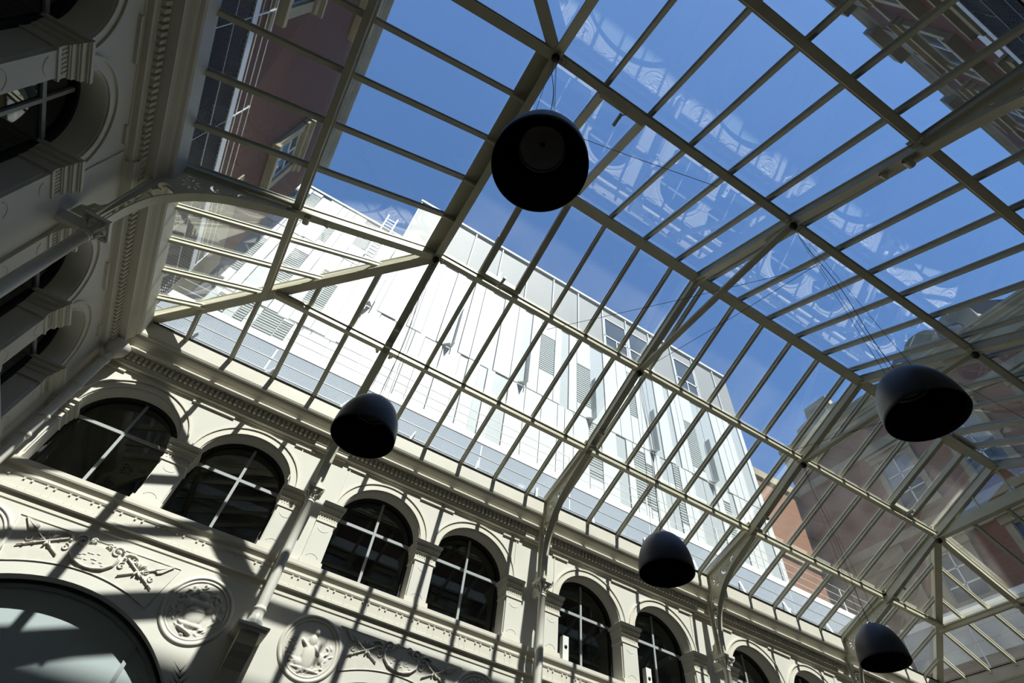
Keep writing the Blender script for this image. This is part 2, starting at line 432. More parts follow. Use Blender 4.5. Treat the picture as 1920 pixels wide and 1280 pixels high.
        for e in (c - r, c + r - 0.06): fr.box(e, e + 0.06, -D - 0.08, -D + 0.05, ZSILL, ZS)
        fr.box(c - r, c + r, -D - 0.08, -D + 0.05, ZSILL, ZSILL + 0.05)
        w = struct(fr.build('window_%d' % WIN[0], FRAMED))
        ml = MB(T).box(c - 0.03, c + 0.03, -D - 0.04, -D + 0.03, ZSILL + 0.05, ZS + (r - 0.05)*RISE)
        ml.build('mullion', MULL, w)
        MB(T).box(c - r + 0.05, c + r - 0.05, -D - 0.038, -D + 0.028, ZS - 0.04, ZS + 0.03).build('transom', MULL, w)
        gp = [(c - (r-0.03)*math.cos(PI*k/n), ZS + (r-0.03)*RISE*math.sin(PI*k/n)) for k in range(n+1)] + [(c + r - 0.03, ZSILL + 0.02), (c - r + 0.03, ZSILL + 0.02)]
        MB(T).prism(gp, -D - 0.012, -D - 0.004, lambda p, q, a: (p, a, q)).build('glass', WGLASS, w)
    # big arch windows
    for b0, b1 in bays:
        c, hw, R, zc, al = big(b0, b1)
        WIN[0] += 1; n = 40
        def ring(q0, q1, v0, v1):
            m = MB(T); vs = []; fs = []
            p0, p1 = barc(c, q0, zc, al, n), barc(c, q1, zc, al, n)
            for k in range(n + 1):
                for p, v in ((p0[k], v0), (p0[k], v1), (p1[k], v1), (p1[k], v0)): vs.append((p[0], v, p[1]))
            for k in range(n):
                for j in range(4): fs.append((k*4+j, k*4+(j+1) % 4, k*4+4+(j+1) % 4, k*4+4+j))
            m.add(vs, fs); zb = zc + R*math.sin(al)
            d = q1 - q0
            for e in (c - hw, c + hw - d): m.box(e, e + d, v0, v1, 0, zb)
            return m
        w = struct(ring(R - 0.05, R + 0.01, -BDEP - 0.12, -BDEP + 0.04).build('window_%d' % WIN[0], FRAMED))
        ring(R - 0.11, R - 0.05, -BDEP - 0.10, -BDEP + 0.0).build('inner_frame', MULL, w)
        mu = MB(T)
        for e in (c - 1.35, c + 1.35): mu.box(e - 0.035, e + 0.035, -BDEP - 0.07, -BDEP - 0.02, 0, arch_h(e, c, R - 0.08, 1, zc))
        mu.build('mullion', MULL, w)
        gp = barc(c, R - 0.05, zc, al, n); gp = gp + [(gp[-1][0], 0.02), (gp[0][0], 0.02)]
        MB(T).prism(gp, -BDEP - 0.075, -BDEP - 0.06, lambda p, q, a: (p, a, q)).build('frosted_glass', FROST, w)
    return wob

colsL = [A_, A_ + B_, A_ + 2*B_, A_ + 3*B_]
colsS = [V2, W_ - V2]
baysL = [(0, A_), (A_, A_+B_), (A_+B_, A_+2*B_), (A_+2*B_, A_+3*B_), (A_+3*B_, L_)]
baysS = [(0.30, V2), (V2, W_ - V2), (W_ - V2, W_ - 0.30)]
wall('north', TB, baysL, colsL, 1.24, 0.985, True, L_)
wall('west', TA, baysS, colsS, 0.89, 0.69, True, W_)
wall('south', TS, baysL, colsL, 1.24, 0.985, True, L_)
wall('east', TC, baysS, colsS, 0.89, 0.69, True, W_)

# ================================================================== COLUMNS
def column(T, u, label, v=0.45):
    bx = Vector(T(u, v, 0)); t = thing('cast_iron_column', label, 'column', tuple(Vector(T(u, v, 5.75))), 'slender columns under the roof brackets')
    c = lambda z: Vector(T(u, v, z))
    MB().lathe([(0.0,5.76),(0.17,5.76),(0.17,5.80),(0.15,5.82),(0.155,5.86),(0.125,5.89),(0.12,5.93),(0.105,5.95),(0.105,6.06),(0.118,6.075),(0.118,6.10),(0.10,6.12),(0.10,6.15)], (bx.x, bx.y, 0), 20).build('base', COLM, t)
    MB().lathe([(0.098,6.14),(0.092,7.3),(0.086,8.40),(0.10,8.41),(0.10,8.44),(0.086,8.45),(0.086,8.47),(0.10,8.48),(0.10,8.50),(0.085,8.51)], (bx.x, bx.y, 0), 20).build('shaft', COLM, t)
    cap = MB().lathe([(0.085,8.50),(0.095,8.56),(0.12,8.63),(0.16,8.69),(0.165,8.71)], (bx.x, bx.y, 0), 16)
    for k in range(8):
        an = k * PI / 4; d = Vector((math.cos(an), math.sin(an), 0)); q = Vector((bx.x, bx.y, 0))
        cap.tube([q + d*0.09 + Vector((0,0,8.52)), q + d*0.115 + Vector((0,0,8.60)), q + d*0.155 + Vector((0,0,8.64)), q + d*0.175 + Vector((0,0,8.615))], [0.03, 0.028, 0.022, 0.012], 6)
    for k in range(4):
        an = PI/4 + k*PI/2; d = Vector((math.cos(an), math.sin(an), 0)); q = Vector((bx.x, bx.y, 8.665)); z = Vector((0,0,1))
        cap.tube([q + d*(0.20 + 0.045*math.cos(s)*(1 - s/9)) + z*(0.045*math.sin(s)*(1 - s/9)) for s in [0.5*j for j in range(13)]], 0.018, 6)
    cap.build('capital', COLM, t)
    MB(T).box(u - 0.19, u + 0.19, v - 0.19, v + 0.19, 8.715, 8.78).build('abacus', COLM, t)
    MB(T).box(u - 0.05, u + 0.05, -0.0, v - 0.08, 8.52, 8.72).build('wall_tie', COLM, t)
    # carved console that carries it
    co = MB(T).prism([(0,4.62),(0.10,4.60),(0.16,4.72),(0.15,4.95),(0.20,5.15),(0.33,5.30),(0.47,5.36),(0.55,5.45),(0.55,5.66),(0,5.66)], u - 0.17, u + 0.17, lambda p, q, a: (a, p, q))
    for s in (-1, 1):
        co.lathe([(0.0,-0.03),(0.12,-0.03),(0.12,0.03),(0.0,0.03)], Vector(T(u + s*0.2, 0.42, 5.52)), 14, (Vector(T(0,1,0)) - Vector(T(0,0,0)), Vector((0,0,1)), Vector(T(1,0,0)) - Vector(T(0,0,0))))
        co.lathe([(0.0,-0.02),(0.08,-0.02),(0.08,0.02),(0.0,0.02)], Vector(T(u + s*0.19, 0.12, 4.75)), 12, (Vector(T(0,1,0)) - Vector(T(0,0,0)), Vector((0,0,1)), Vector(T(1,0,0)) - Vector(T(0,0,0))))
    for k in range(9):
        co.ball(T(u - 0.15 + 0.0375*k, 0.56, 5.56 + 0.012*(k % 2)), 0.03, 6)
    co.build('console', TRIMM, t)
    MB(T).box(u - 0.26, u + 0.26, 0, 0.66, 5.66, 5.705).box(u - 0.29, u + 0.29, 0, 0.69, 5.705, 5.755).build('console_shelf', TRIMM, t)
    return t
nm = ['nearest the left corner', 'second from the left corner', 'third from the left corner', 'nearest the right corner']
for i, u in enumerate(colsL):
    column(TB, u, 'slender cream iron column on the sunlit arcade wall, ' + nm[i])
    column(TS, u, 'slender cream iron column on the wall behind the viewer, ' + nm[i])
column(TA, colsS[0], 'slender cream iron column on the shaded left wall, nearest the sunlit corner')
column(TA, colsS[1], 'slender cream iron column on the shaded left wall, further from the sunlit corner')
column(TC, colsS[0], 'slender cream iron column on the far right end wall, nearest the sunlit arcade')
column(TC, colsS[1], 'slender cream iron column on the far right end wall, away from the sunlit arcade')

# ================================================================== RELIEFS on the sunlit wall
def roundel(T, u, z, R, kind, label):
    t = thing('relief_roundel', label, 'relief', tuple(Vector(T(u, 0, z))), 'round plaster reliefs under the arcade')
    ax = (Vector(T(1,0,0)) - Vector(T(0,0,0)), Vector((0,0,1)), Vector(T(0,1,0)) - Vector(T(0,0,0)))
    MB().lathe([(R+0.05,0.0),(R+0.05,0.008),(R+0.02,0.026),(R+0.005,0.032),(R-0.015,0.026),(R-0.02,0.012),(R-0.05,0.012),(R-0.055,0.018),(R-0.07,0.018),(R-0.075,0.004),(R-0.10,0.0)], T(u, 0, z), 56, ax).build('rim', RELM, t)
    rnd = random.Random(int(u * 100) + 3)
    n = 64; rr = R - 0.09
    def bump(x, y, cx, cy, sx, sy, a, h):
        dx, dy = x - cx, y - cy; c, s = math.cos(a), math.sin(a); p, q = (dx*c + dy*s)/sx, (-dx*s + dy*c)/sy
        d = p*p + q*q
        return 0.55 * h * math.sqrt(1 - d) if d < 1 else 0
    bl = []
    if kind == 'armour':
        bl += [(0,-0.08,0.17,0.20,0,0.09),(0,0.10,0.20,0.07,0,0.10),(0,0.24,0.09,0.09,0,0.12),(-0.17,0.08,0.07,0.08,0.3,0.10),(0.17,0.08,0.07,0.08,-0.3,0.10),(0,-0.26,0.2,0.05,0,0.07),(0,-0.02,0.16,0.04,0.1,0.12),(0.02,0.33,0.10,0.03,0.3,0.10),(-0.05,-0.36,0.16,0.035,-0.3,0.10)]
    else:
        bl += [(0,-0.15,0.13,0.26,0.05,0.09),(0.0,0.13,0.08,0.12,0,0.10),(0.03,0.29,0.055,0.065,0,0.12),(-0.13,0.05,0.11,0.035,-0.7,0.09),(0.13,-0.02,0.13,0.03,-0.8,0.09),(0.24,-0.13,0.05,0.10,0.1,0.08),(-0.12,-0.28,0.10,0.07,0.2,0.06),(0.02,-0.37,0.28,0.03,0.0,0.06)]
    for k in range(78):
        a = rnd.uniform(0, 2*PI); q = rnd.uniform(0.62, 0.93) * rr
        if kind != 'armour' and math.sin(a) > 0.3: continue
        bl.append((q*math.cos(a), q*math.sin(a), rnd.uniform(0.03, 0.055), rnd.uniform(0.010, 0.018), a + rnd.choice((0.7, -0.7, 1.6)), rnd.uniform(0.03, 0.06)))
    vs = []; idx = {}; fs = []
    for j in range(n + 1):
        for i in range(n + 1):
            # square-to-disc grid
            x, y = 2*i/n - 1, 2*j/n - 1
            dx, dy = x*math.sqrt(1 - y*y/2)*rr, y*math.sqrt(1 - x*x/2)*rr
            h = 0.004 + max([bump(dx, dy, *b) for b in bl] + [0])
            vs.append((u + dx, h, z + dy))
    for j in range(n):
        for i in range(n): fs.append((j*(n+1)+i, j*(n+1)+i+1, (j+1)*(n+1)+i+1, (j+1)*(n+1)+i))
    MB(T).add(vs, fs, True).build('carved_figure', RELM, t)
    return t

def trophy(T, u, label):
    t = thing('trophy_relief', label, 'relief', tuple(Vector(T(u, 0, 6.2))), 'shield and spear reliefs over the big arches')
    # shallow sunk field outlined by a fine bead: straight top, lower edge following the arch
    R2 = BR + 0.22
    bot = [(u + x, BZC + math.sqrt(R2*R2 - x*x)) for x in [-1.18 + 2.36*k/20 for k in range(21)]]
    poly = [(u - 1.42, 6.47)] + [(p, q) for p, q in bot] + [(u + 1.42, 6.47)]
    poly[0] = (u - 1.38, 6.47); poly[-1] = (u + 1.38, 6.47)
    MB(T).prism(poly, 0.0, 0.006, lambda p, q, a: (p, a, q)).build('field', RELM, t)
    bd = MB(T)
    pl = [(p, 0.008, q) for p, q in poly] + [(poly[0][0], 0.008, poly[0][1])]
    bd.tube(pl, 0.011, 5); bd.build('bead', RELM, t)
    sh = MB(T)
    o = [(-0.36,0.20),(-0.40,0.06),(-0.37,-0.12),(-0.26,-0.27),(-0.10,-0.345),(0,-0.36),(0.10,-0.345),(0.26,-0.27),(0.37,-0.12),(0.40,0.06),(0.36,0.20),(0.22,0.15),(0.12,0.20),(0,0.23),(-0.12,0.20),(-0.22,0.15)]
    cz = 6.23
    sh.prism([(u + p, cz + q*0.68) for p, q in o], 0.0, 0.035, lambda p, q, a: (p, a, q))
    sh.tube([(u + p*0.93, 0.034, cz + q*0.65) for p, q in o[:11]], 0.02, 6)
    for k in range(16): sh.ball((u + random.uniform(-0.22, 0.22), 0.034, cz - 0.05 + random.uniform(-0.10, 0.08)), 0.024, 6, (1.5, 0.5, 0.6))
    sh.build('shield', RELM, t)
    def spiral(cx, z0, r0, turns, sg, a0=0.0, rad=0.02, v=0.03):
        v = v*0.55; rad = rad*0.75; m = int(16*turns); sc.tube([(cx + sg*r0*(1 - 0.8*k/m)*math.cos(a0 + 2*PI*turns*k/m), v, z0 + r0*(1 - 0.8*k/m)*math.sin(a0 + 2*PI*turns*k/m)) for k in range(m+1)], rad, 6)
    for s in (-1, 1):
        sc = MB(T)
        spiral(u + s*0.30, cz + 0.15, 0.10, 1.4, s, 0.3, 0.026, 0.07); spiral(u + s*0.14, cz + 0.20, 0.055, 1.2, -s, 0.3, 0.02, 0.08)
        spiral(u + s*0.47, cz - 0.03, 0.07, 1.1, s, 1.2, 0.016); spiral(u + s*0.88, cz + 0.0, 0.06, 1.0, -s, 0.5, 0.014); spiral(u + s*1.02, cz - 0.08, 0.06, 1.0, s, 2.2, 0.014)
        spiral(u + s*0.62, cz + 0.10, 0.06, 0.8, s, 0.8, 0.016)
        for dx, dz in ((0.0,0.13),(0.08,0.11),(-0.08,0.12),(-0.02,-0.13),(0.08,-0.12)):
            m = (u + s*(0.74), cz - 0.0); sc.tube([(m[0], 0.02, m[1]), (m[0] + dx*0.6, 0.04, m[1] + dz*0.7), (m[0] + dx*1.3, 0.03, m[1] + dz)], [0.006, 0.02, 0.008], 6)
        sc.ball((u + s*0.33, 0.05, cz + 0.15), 0.026, 8); sc.ball((u + s*0.16, 0.05, cz + 0.2), 0.02, 8); sc.ball((u + s*0.46, 0.03, cz + 0.1), 0.025, 8)
        sc.build('scrollwork', RELM, t)
    for s in (-1, 1):
        def P(x, zz, v=0.045): return (u + s*x, v*0.6, cz + zz)
        sp = MB(T).tube([P(0.50,-0.20), P(1.06,0.115)], 0.014, 6)
        d = Vector((0.56, 0.315)).normalized(); nrm = Vector((-d.y, d.x)); b = Vector((1.0, 0.08))
        tip = b + d*0.30; hd = [b, b + d*0.03 + nrm*0.065, b + d*0.10 + nrm*0.07, tip, b + d*0.10 - nrm*0.07, b + d*0.03 - nrm*0.065]
        sp.prism([(q.x, q.y) for q in hd], 0.02, 0.06, lambda p, q, a: P(p, q, a)); sp.tube([P(b.x, b.y, 0.06), P(tip.x, tip.y, 0.05)], [0.016, 0.004], 6)
        sp.tube([P(0.84 - 0.02,-0.01 + 0.02), P(0.84 + 0.02, -0.01 - 0.05)], 0.012, 6)
        sp.build('spear', RELM, t)
        ax = MB(T).tube([P(0.50,0.12), P(1.10,-0.24)], [0.02, 0.012], 6)
        ax.tube([P(0.44,0.13), P(0.49,0.185), P(0.58,0.19), P(0.65,0.155)], [0.010, 0.03, 0.026, 0.006], 6)
        for q in (0.6, 0.9, 1.02): ax.ball(P(q, 0.12 - (q - 0.5)*0.6, 0.05), 0.024, 6)
        ax.build('crossed_staff', RELM, t)
    return t
wh = ['left corner', 'second', 'third', 'fourth', 'right corner']
for i, (b0, b1) in enumerate(baysL):
    c = big(b0, b1)[0]
    trophy(TB, c, 'plaster shield with crossed spears over the %s big arch of the sunlit wall' % wh[i])
    cb = (b0 + b1) / 2
    roundel(TB, cb + 1.81, 5.92, 0.56, 'armour', 'round plaster relief of armour in a wreath right of the %s big arch' % wh[i])
    roundel(TB, cb - (1.81 if i else 2.0), 5.92, 0.56, 'figure', 'round plaster relief of a standing figure left of the %s big arch' % wh[i])

# corner rainwater pipe
t = thing('rainwater_pipe', 'cream rainwater pipe with a funnel head in the left corner', 'pipe', (0.42, -0.30, 5.0))
MB().lathe([(0.0,10.30),(0.24,10.30),(0.255,10.27),(0.235,10.13),(0.13,9.98),(0.10,9.96)], (0.42, -0.30, 0), 18).build('hopper_head', WALL, t)
pp = MB().lathe([(0.092,9.97),(0.092,6.2)], (0.42, -0.30, 0), 16)
for z in (9.75, 8.95, 8.05, 7.6): pp.lathe([(0.092,z),(0.108,z+0.01),(0.108,z+0.09),(0.092,z+0.10)], (0.42, -0.30, 0), 16)
pp.lathe([(0.092,6.2),(0.092,0.0)], (0.42, -0.30, 0), 16)
pp.build('down_pipe', WALL, t)

# loudspeakers standing in two windows
for i, (x, z) in enumerate(((12.60, 7.34), (15.18, 7.34))):
    t = thing('loudspeaker', ('white column loudspeaker on the window sill just right of the second column' , 'white column loudspeaker on the sill of the window left of the third column')[i], 'loudspeaker', (x, 0.10, z), 'white speakers on window sills')
    b = MB().box(x - 0.085, x + 0.085, 0.02, 0.16, z, z + 0.62); b.build('cabinet', SPKW, t)
    MB().lathe([(0.0,0.012),(0.04,0.012),(0.045,0.0)], (x, 0.02, z + 0.37), 16, (Vector((1,0,0)), Vector((0,0,1)), Vector((0,-1,0)))).build('driver', BULBM, t)

# palm whose leaf tips reach into the picture
t = thing('potted_palm', 'dark green palm whose spiky leaf tips rise before the big arch', 'plant', (5.02, -1.35, 0))
MB().lathe([(0.0,0.0),(0.30,0.0),(0.38,0.7),(0.34,0.7),(0.32,0.62),(0.0,0.62)], (5.02, -1.35, 0), 20).build('planter', POTM, t)
MB().tube([(5.02,-1.35,0.6),(5.06,-1.32,1.6),(5.04,-1.35,2.4),(5.06,-1.35,3.60)], [0.10,0.085,0.075,0.06], 10).build('trunk', TRUNKM, t)
for k in range(13):
    an = k*2*PI/13; tilt = 0.5 + 0.45*((k*5) % 3)/2; d = Vector((math.cos(an), math.sin(an), 0)); fb = MB(); base = Vector((5.06,-1.35,3.55))
    Ls = 1.15
    sp = [base + d*(Ls*s*math.sin(tilt*(0.6+0.7*s))) + Vector((0,0,Ls*s*math.cos(tilt*(0.5+1.0*s)))) for s in [j/10 for j in range(11)]]
    fb.tube(sp, [0.012 - 0.001*j for j in range(11)], 5); sd = d.cross(Vector((0,0,1)))
    for j in range(2, 11):
        for s in (-1, 1):
            q = sp[j]; g = (sp[j] - sp[j-1]).normalized(); tip = q + sd*s*0.26*(1.1 - j/14) + g*0.20 + Vector((0,0,-0.02)); w = g*0.018
            fb.add([q - w, q + w, tip, q + Vector((0,0,0.008))], [(0,1,2),(0,2,3),(1,3,2)])
    fb.build('frond', PALMM, t, fix=False)
#@@ROOF
# ================================================================== ROOF FRAME
def ug(v): return 11.08 + (v - 0.35) * 0.327      # underside of the lower rafters
ZP2, ZR = 12.77, 13.93
zP1u = 11.66

BRK = [(0.49,8.80),(0.49,9.20),(0.52,9.50),(0.59,9.86),(0.74,10.19),(1.0,10.58),(1.4,10.94),(1.92,11.25),(2.46,11.52)]
def smooth(pts, k=3):
    out = []
    for i in range(len(pts) - 1):
        p0 = pts[max(i-1,0)]; p1 = pts[i]; p2 = pts[i+1]; p3 = pts[min(i+2,len(pts)-1)]
        for j in range(k):
            t = j/k; out.append(tuple(0.5*((2*b) + (-a+c)*t + (2*a-5*b+4*c-d)*t*t + (-a+3*b-3*c+d)*t**3) for a, b, c, d in zip(p0, p1, p2, p3)))
    return out + [pts[-1]]
def bracket(T, u, parent):
    """pierced iron spandrel bracket with a curved soffit flange and a scroll at its tip"""
    cv = smooth(BRK)
    fl = MB(T)
    for (a, b), (c, d) in zip(cv[:-1], cv[1:]):
        fl.add([(u-0.092,a,b),(u+0.092,a,b),(u+0.092,c,d),(u-0.092,c,d),(u-0.092,a-0.02,b+0.022),(u+0.092,a-0.02,b+0.022),(u+0.092,c-0.02,d+0.022),(u-0.092,c-0.02,d+0.022)],
               [(0,1,2,3),(4,7,6,5),(0,3,7,4),(1,5,6,2)])
    fl.build('soffit_flange', IRON, parent)
    outer = [(0.31,8.80),(0.31,11.06)] + [(v, ug(v) + 0.0) for v in (0.5, 1.0, 1.6, 2.2, 2.42)] + [(p - 0.01, q + 0.012) for p, q in reversed(cv)]
    def ell(cx, cz, a, b, rot, n=9):
        return [(cx + a*math.cos(t)*math.cos(rot) - b*math.sin(t)*math.sin(rot), cz + a*math.cos(t)*math.sin(rot) + b*math.sin(t)*math.cos(rot)) for t in [2*PI*k/n for k in range(n)]]
    def cres(cx, cz, r, w, a0, a1, n=9):
        o = [(cx + r*math.cos(a0 + (a1-a0)*k/n), cz + r*math.sin(a0 + (a1-a0)*k/n)) for k in range(n+1)]
        i = [(cx + (r - w*math.sin(PI*k/n))*math.cos(a0 + (a1-a0)*k/n), cz + (r - w*math.sin(PI*k/n))*math.sin(a0 + (a1-a0)*k/n)) for k in range(n-1, 0, -1)]
        return o + i
    hs = []
    for k in range(8): hs.append(ell(0.74 + 0.115*math.cos(k*PI/4 + 0.2), 10.84 + 0.115*math.sin(k*PI/4 + 0.2), 0.056, 0.021, k*PI/4 + 0.2))
    hs += [cres(0.53,10.40,0.125,0.07,0.6,4.6), ell(0.50,10.42,0.03,0.03,0), cres(0.47,9.98,0.07,0.035,-1.0,3.0), ell(0.42,10.16,0.05,0.018,0.9), ell(0.43,9.78,0.06,0.016,1.3),
           ell(0.40,9.58,0.035,0.02,1.5), ell(0.41,9.38,0.045,0.014,1.4), ell(0.40,9.20,0.025,0.018,0)]
    hs += [cres(1.10,11.06,0.12,0.065,2.2,6.2), ell(1.12,11.05,0.03,0.03,0), cres(1.50,11.24,0.085,0.045,0.4,4.4), ell(1.30,11.12,0.05,0.016,0.5), ell(1.72,11.30,0.05,0.018,0.5),
           ell(1.92,11.41,0.04,0.016,0.4), ell(2.10,11.48,0.035,0.013,0.4), ell(0.62,11.02,0.07,0.022,0.4), ell(0.42,10.95,0.025,0.05,0), ell(0.42,10.70,0.025,0.04,0)]
    MB(T).holed(outer, hs, u - 0.014, u + 0.014, lambda p, q, a: (a, p, q)).build('pierced_web', IRON, parent)
    MB(T).box(u - 0.08, u + 0.08, 0.285, 0.315, 8.78, 11.08).build('back_flange', IRON, parent)
    s = MB(T)
    for (v, z, r, w) in ((2.66, 11.60, 0.09, 0.085), (3.04, 11.83, 0.06, 0.065)):
        s = MB(T)
        pts = [(v + r*(1 - 0.75*k/26)*math.cos(1.9 - 0.36*k), z + r*(1 - 0.75*k/26)*math.sin(1.9 - 0.36*k)) for k in range(27)]
        for (a, b), (c, d) in zip(pts[:-1], pts[1:]):
            s.add([(u-w,a,b),(u+w,a,b),(u+w,c,d),(u-w,c,d)], [(0,1,2,3)], True)
        s.build('scroll', IRON, parent)
    # small lace crest beside the capital
    lc = MB(T)
    lo = [(0.31,8.80),(0.31,9.35),(0.24,9.30),(0.20,9.20),(0.12,9.18),(0.10,9.06),(0.03,9.02),(0.02,8.80)]
    lc.holed(lo, [ell(0.20,9.06,0.045,0.015,0.8), ell(0.25,9.18,0.02,0.03,0), ell(0.13,8.96,0.03,0.014,0.3), ell(0.22,8.92,0.02,0.035,0)], u - 0.012, u + 0.012, lambda p, q, a: (a, p, q))
    lc.build('lace_bracket', IRON, parent)

def ibeam(p0, p1, depth, wid, T=None, web=None):
    """I-section: p0,p1 along the underside"""
    a = Vector(p0); b = Vector(p1); z = Vector((0,0,1)); m = MB(); web = web or wid*0.62
    m.beam(a, b, wid, 0.025); m.beam(a + z*0.02, b + z*0.02, web, depth - 0.035); m.beam(a + z*(depth - 0.02), b + z*(depth - 0.02), wid*0.9, 0.02)
    return m
def rivets(m, T, u, pts):
    for v, z in pts:
        for s in (-1, 1): m.ball(Vector(T(u + s*0.024, v, z)), 0.014, 6)

tn = ['nearest the shaded left wall', 'second from the left end', 'third from the left end', 'nearest the far right end']
for i, u in enumerate(colsL):
    t = thing('roof_truss', 'cream iron roof truss on pierced brackets, ' + tn[i], 'roof truss', (u, -W_/2, 13.0), 'iron trusses across the court')
    for T, nme in ((TB, 'n'), (TS, 's')):
        P = lambda v, z: T(u, v, z)
        ibeam(P(0.33, 11.07), P(2.48, ug(2.48)), 0.22, 0.17).build('lower_rafter', IRON, t)
        ibeam(P(2.36, 11.54), P(V2, ZP2), 0.30, 0.17).build('middle_rafter', IRON, t)
        ibeam(P(V2, ZP2), P(W_/2, ZR), 0.28, 0.17).build('upper_rafter', IRON, t)
        bracket(T, u, t)
        g = MB(T).prism([(V2-0.30,ZP2-0.10),(V2+0.62,ZP2+0.10),(V2+0.62,ZP2+0.42),(V2-0.05,ZP2+0.27),(V2-0.30,ZP2+0.14)], u - 0.022, u + 0.022, lambda p, q, a: (a, p, q))
        g.prism([(V1-0.1,11.60),(V1+0.30,11.68),(V1+0.30,11.95),(V1-0.1,11.84)], u - 0.022, u + 0.022, lambda p, q, a: (a, p, q))
        for v, z in ((-0.2,0.0),(-0.08,0.05),(0.05,0.06),(0.05,0.16),(0.2,0.11),(0.2,0.22),(0.35,0.16),(0.35,0.28),(0.48,0.22),(0.48,0.33)):
            for s in (-1, 1): g.ball((u + s*0.024, V2 + v, ZP2 + z), 0.014, 6)
        g.build('riveted_gusset', IRON, t)
        MB().lathe([(0.0,-0.10),(0.05,-0.095),(0.075,-0.06),(0.08,-0.02),(0.07,0.03),(0.05,0.05),(0.0,0.05)], T(u, V2, ZP2 - 0.05), 14).build('node_boss', DARKIRON, t)
        for sg in (-1, 1):
            s = MB(T)
            pts = [(u + sg*(0.16 + 0.06*(1 - 0.7*k/20)*math.cos(0.4*k)), ZP2 - 0.0 + 0.06*(1 - 0.7*k/20)*math.sin(0.4*k)) for k in range(21)]
            for (a, b), (c, d) in zip(pts[:-1], pts[1:]): s.add([(a,V2-0.05,b),(a,V2+0.05,b),(c,V2+0.05,d),(c,V2-0.05,d)], [(0,1,2,3)], True)
            s.build('purlin_scroll', IRON, t); s = MB(T)
            pts = [(u + sg*(0.17 + 0.055*(1 - 0.7*k/20)*math.cos(0.4*k)), zP1u - 0.03 + 0.055*(1 - 0.7*k/20)*math.sin(0.4*k)) for k in range(21)]
            for (a, b), (c, d) in zip(pts[:-1], pts[1:]): s.add([(a,V1-0.05,b),(a,V1+0.05,b),(c,V1+0.05,d),(c,V1-0.05,d)], [(0,1,2,3)], True)
            s.build('purlin_scroll', IRON, t)
    if i in (1, 2):
        MB().beam((u, -V2, ZP2 - 0.02), (u, -W_ + V2, ZP2 - 0.02), 0.15, 0.03).beam((u, -V2, ZP2), (u, -W_ + V2, ZP2), 0.08, 0.10).build('collar_tie', IRON, t)
    MB().beam((u, -W_/2 - 0.18, ZR - 0.10), (u, -W_/2 + 0.18, ZR - 0.10), 0.05, 0.35).build('ridge_gusset', IRON, t)

def mir(x, right): return L_ - x if right else x
# gable beams at the two ends of the upper roof
for right in (False, True):
    T = TC if right else TA0
    t = thing('gable_beam', 'deep cream iron beam with a glazed gable, at the %s end of the upper roof' % ('far right' if right else 'left'), 'beam', (mir(A_, right), -W_/2, ZP2))
    m = MB(T).box(V2, W_ - V2, A_ - 0.07, A_ + 0.09, ZP2 - 0.03, ZP2 - 0.005)
    m.box(V2, W_ - V2, A_ - 0.01, A_ + 0.02, ZP2 - 0.005, ZP2 + 0.34)
    m.build('girder', IRON, t)
    MB(T).prism([(A_ - 0.36, gA(A_) - 0.24), (A_ - 0.02, ZP2 + 0.22), (A_ - 0.02, ZP2 + 0.25), (A_ - 0.36, gA(A_) - 0.20)], V2, W_ - V2, lambda p, q, a: (a, p, q)).build('soffit_panel', IRON, t)
    for k in range(1, 5):
        y = V2 + (W_ - 2*V2)*k/5
        MB(T).box(y - 0.025, y + 0.025, A_ - 0.34, A_ - 0.02, ZP2 + 0.06, ZP2 + 0.22).build('stiffener', IRON, t)
    tri = [(V2 + 0.2, ZP2 + 0.34), (W_ - V2 - 0.2, ZP2 + 0.34), (W_/2, gB(W_/2) - 0.08)]
    MB(T).prism(tri, A_ - 0.006, A_ + 0.002, lambda p, q, a: (p, a, q)).build('gable_glass', GLASS, t)
    for y in (W_/2 - 1.0, W_/2, W_/2 + 1.0):
        MB(T).box(y - 0.025, y + 0.025, A_ - 0.03, A_ + 0.03, ZP2 + 0.3, gB(min(y, W_ - y)) - 0.05).build('gable_bar', BARM, t)
# end rafters (short sides) and hips
for right in (False, True):
    T = TC if right else TA0
    side = 'far right end' if right else 'left end'
    for j, y in enumerate((V2, W_ - V2)):
        where = 'nearer the sunlit arcade' if j == 0 else 'further from the sunlit arcade'
        t = thing('end_rafter', 'cream iron rafter with pierced bracket at the %s, %s' % (side, where), 'rafter', Vector(T(y, A_/2, 11.9)), 'rafters of the roof ends')
        ibeam(T(y, 0.33, 11.07), T(y, 2.5, ug(2.5)), 0.2, 0.17).build('lower_rafter', IRON, t)
        ibeam(T(y, 2.4, 11.55), T(y, A_, ZP2), 0.28, 0.17).build('upper_rafter', IRON, t)
        bracket((lambda TT: (lambda u, v, z: TT(u, v + (XW if not right else 0), z)))(T), y, t)
    for j in (0, 1):
        where = 'nearer the sunlit arcade' if j == 0 else 'away from the sunlit arcade'
        y0, y1 = (0.30, V2) if j == 0 else (W_ - 0.30, W_ - V2)
        x0 = 0.35
        t = thing('hip_rafter', 'slanting cream iron hip rafter at the %s, %s' % (side, where), 'rafter', Vector(T((y0+y1)/2, A_/2, 12)), 'hip rafters of the roof corners')
        a = Vector(T(y0, x0, 11.04)); b = Vector(T(y1, A_, ZP2))
        ibeam(a, b, 0.34, 0.21, None, 0.15).build('hip_beam', IRON, t)
        mid = a.lerp(b, 0.435)
        MB().beam(mid + Vector((0,0,-0.02)) - (b-a).normalized()*0.22, mid + Vector((0,0,-0.02)) + (b-a).normalized()*0.22, 0.23, 0.03).build('splice_plate', IRON, t)
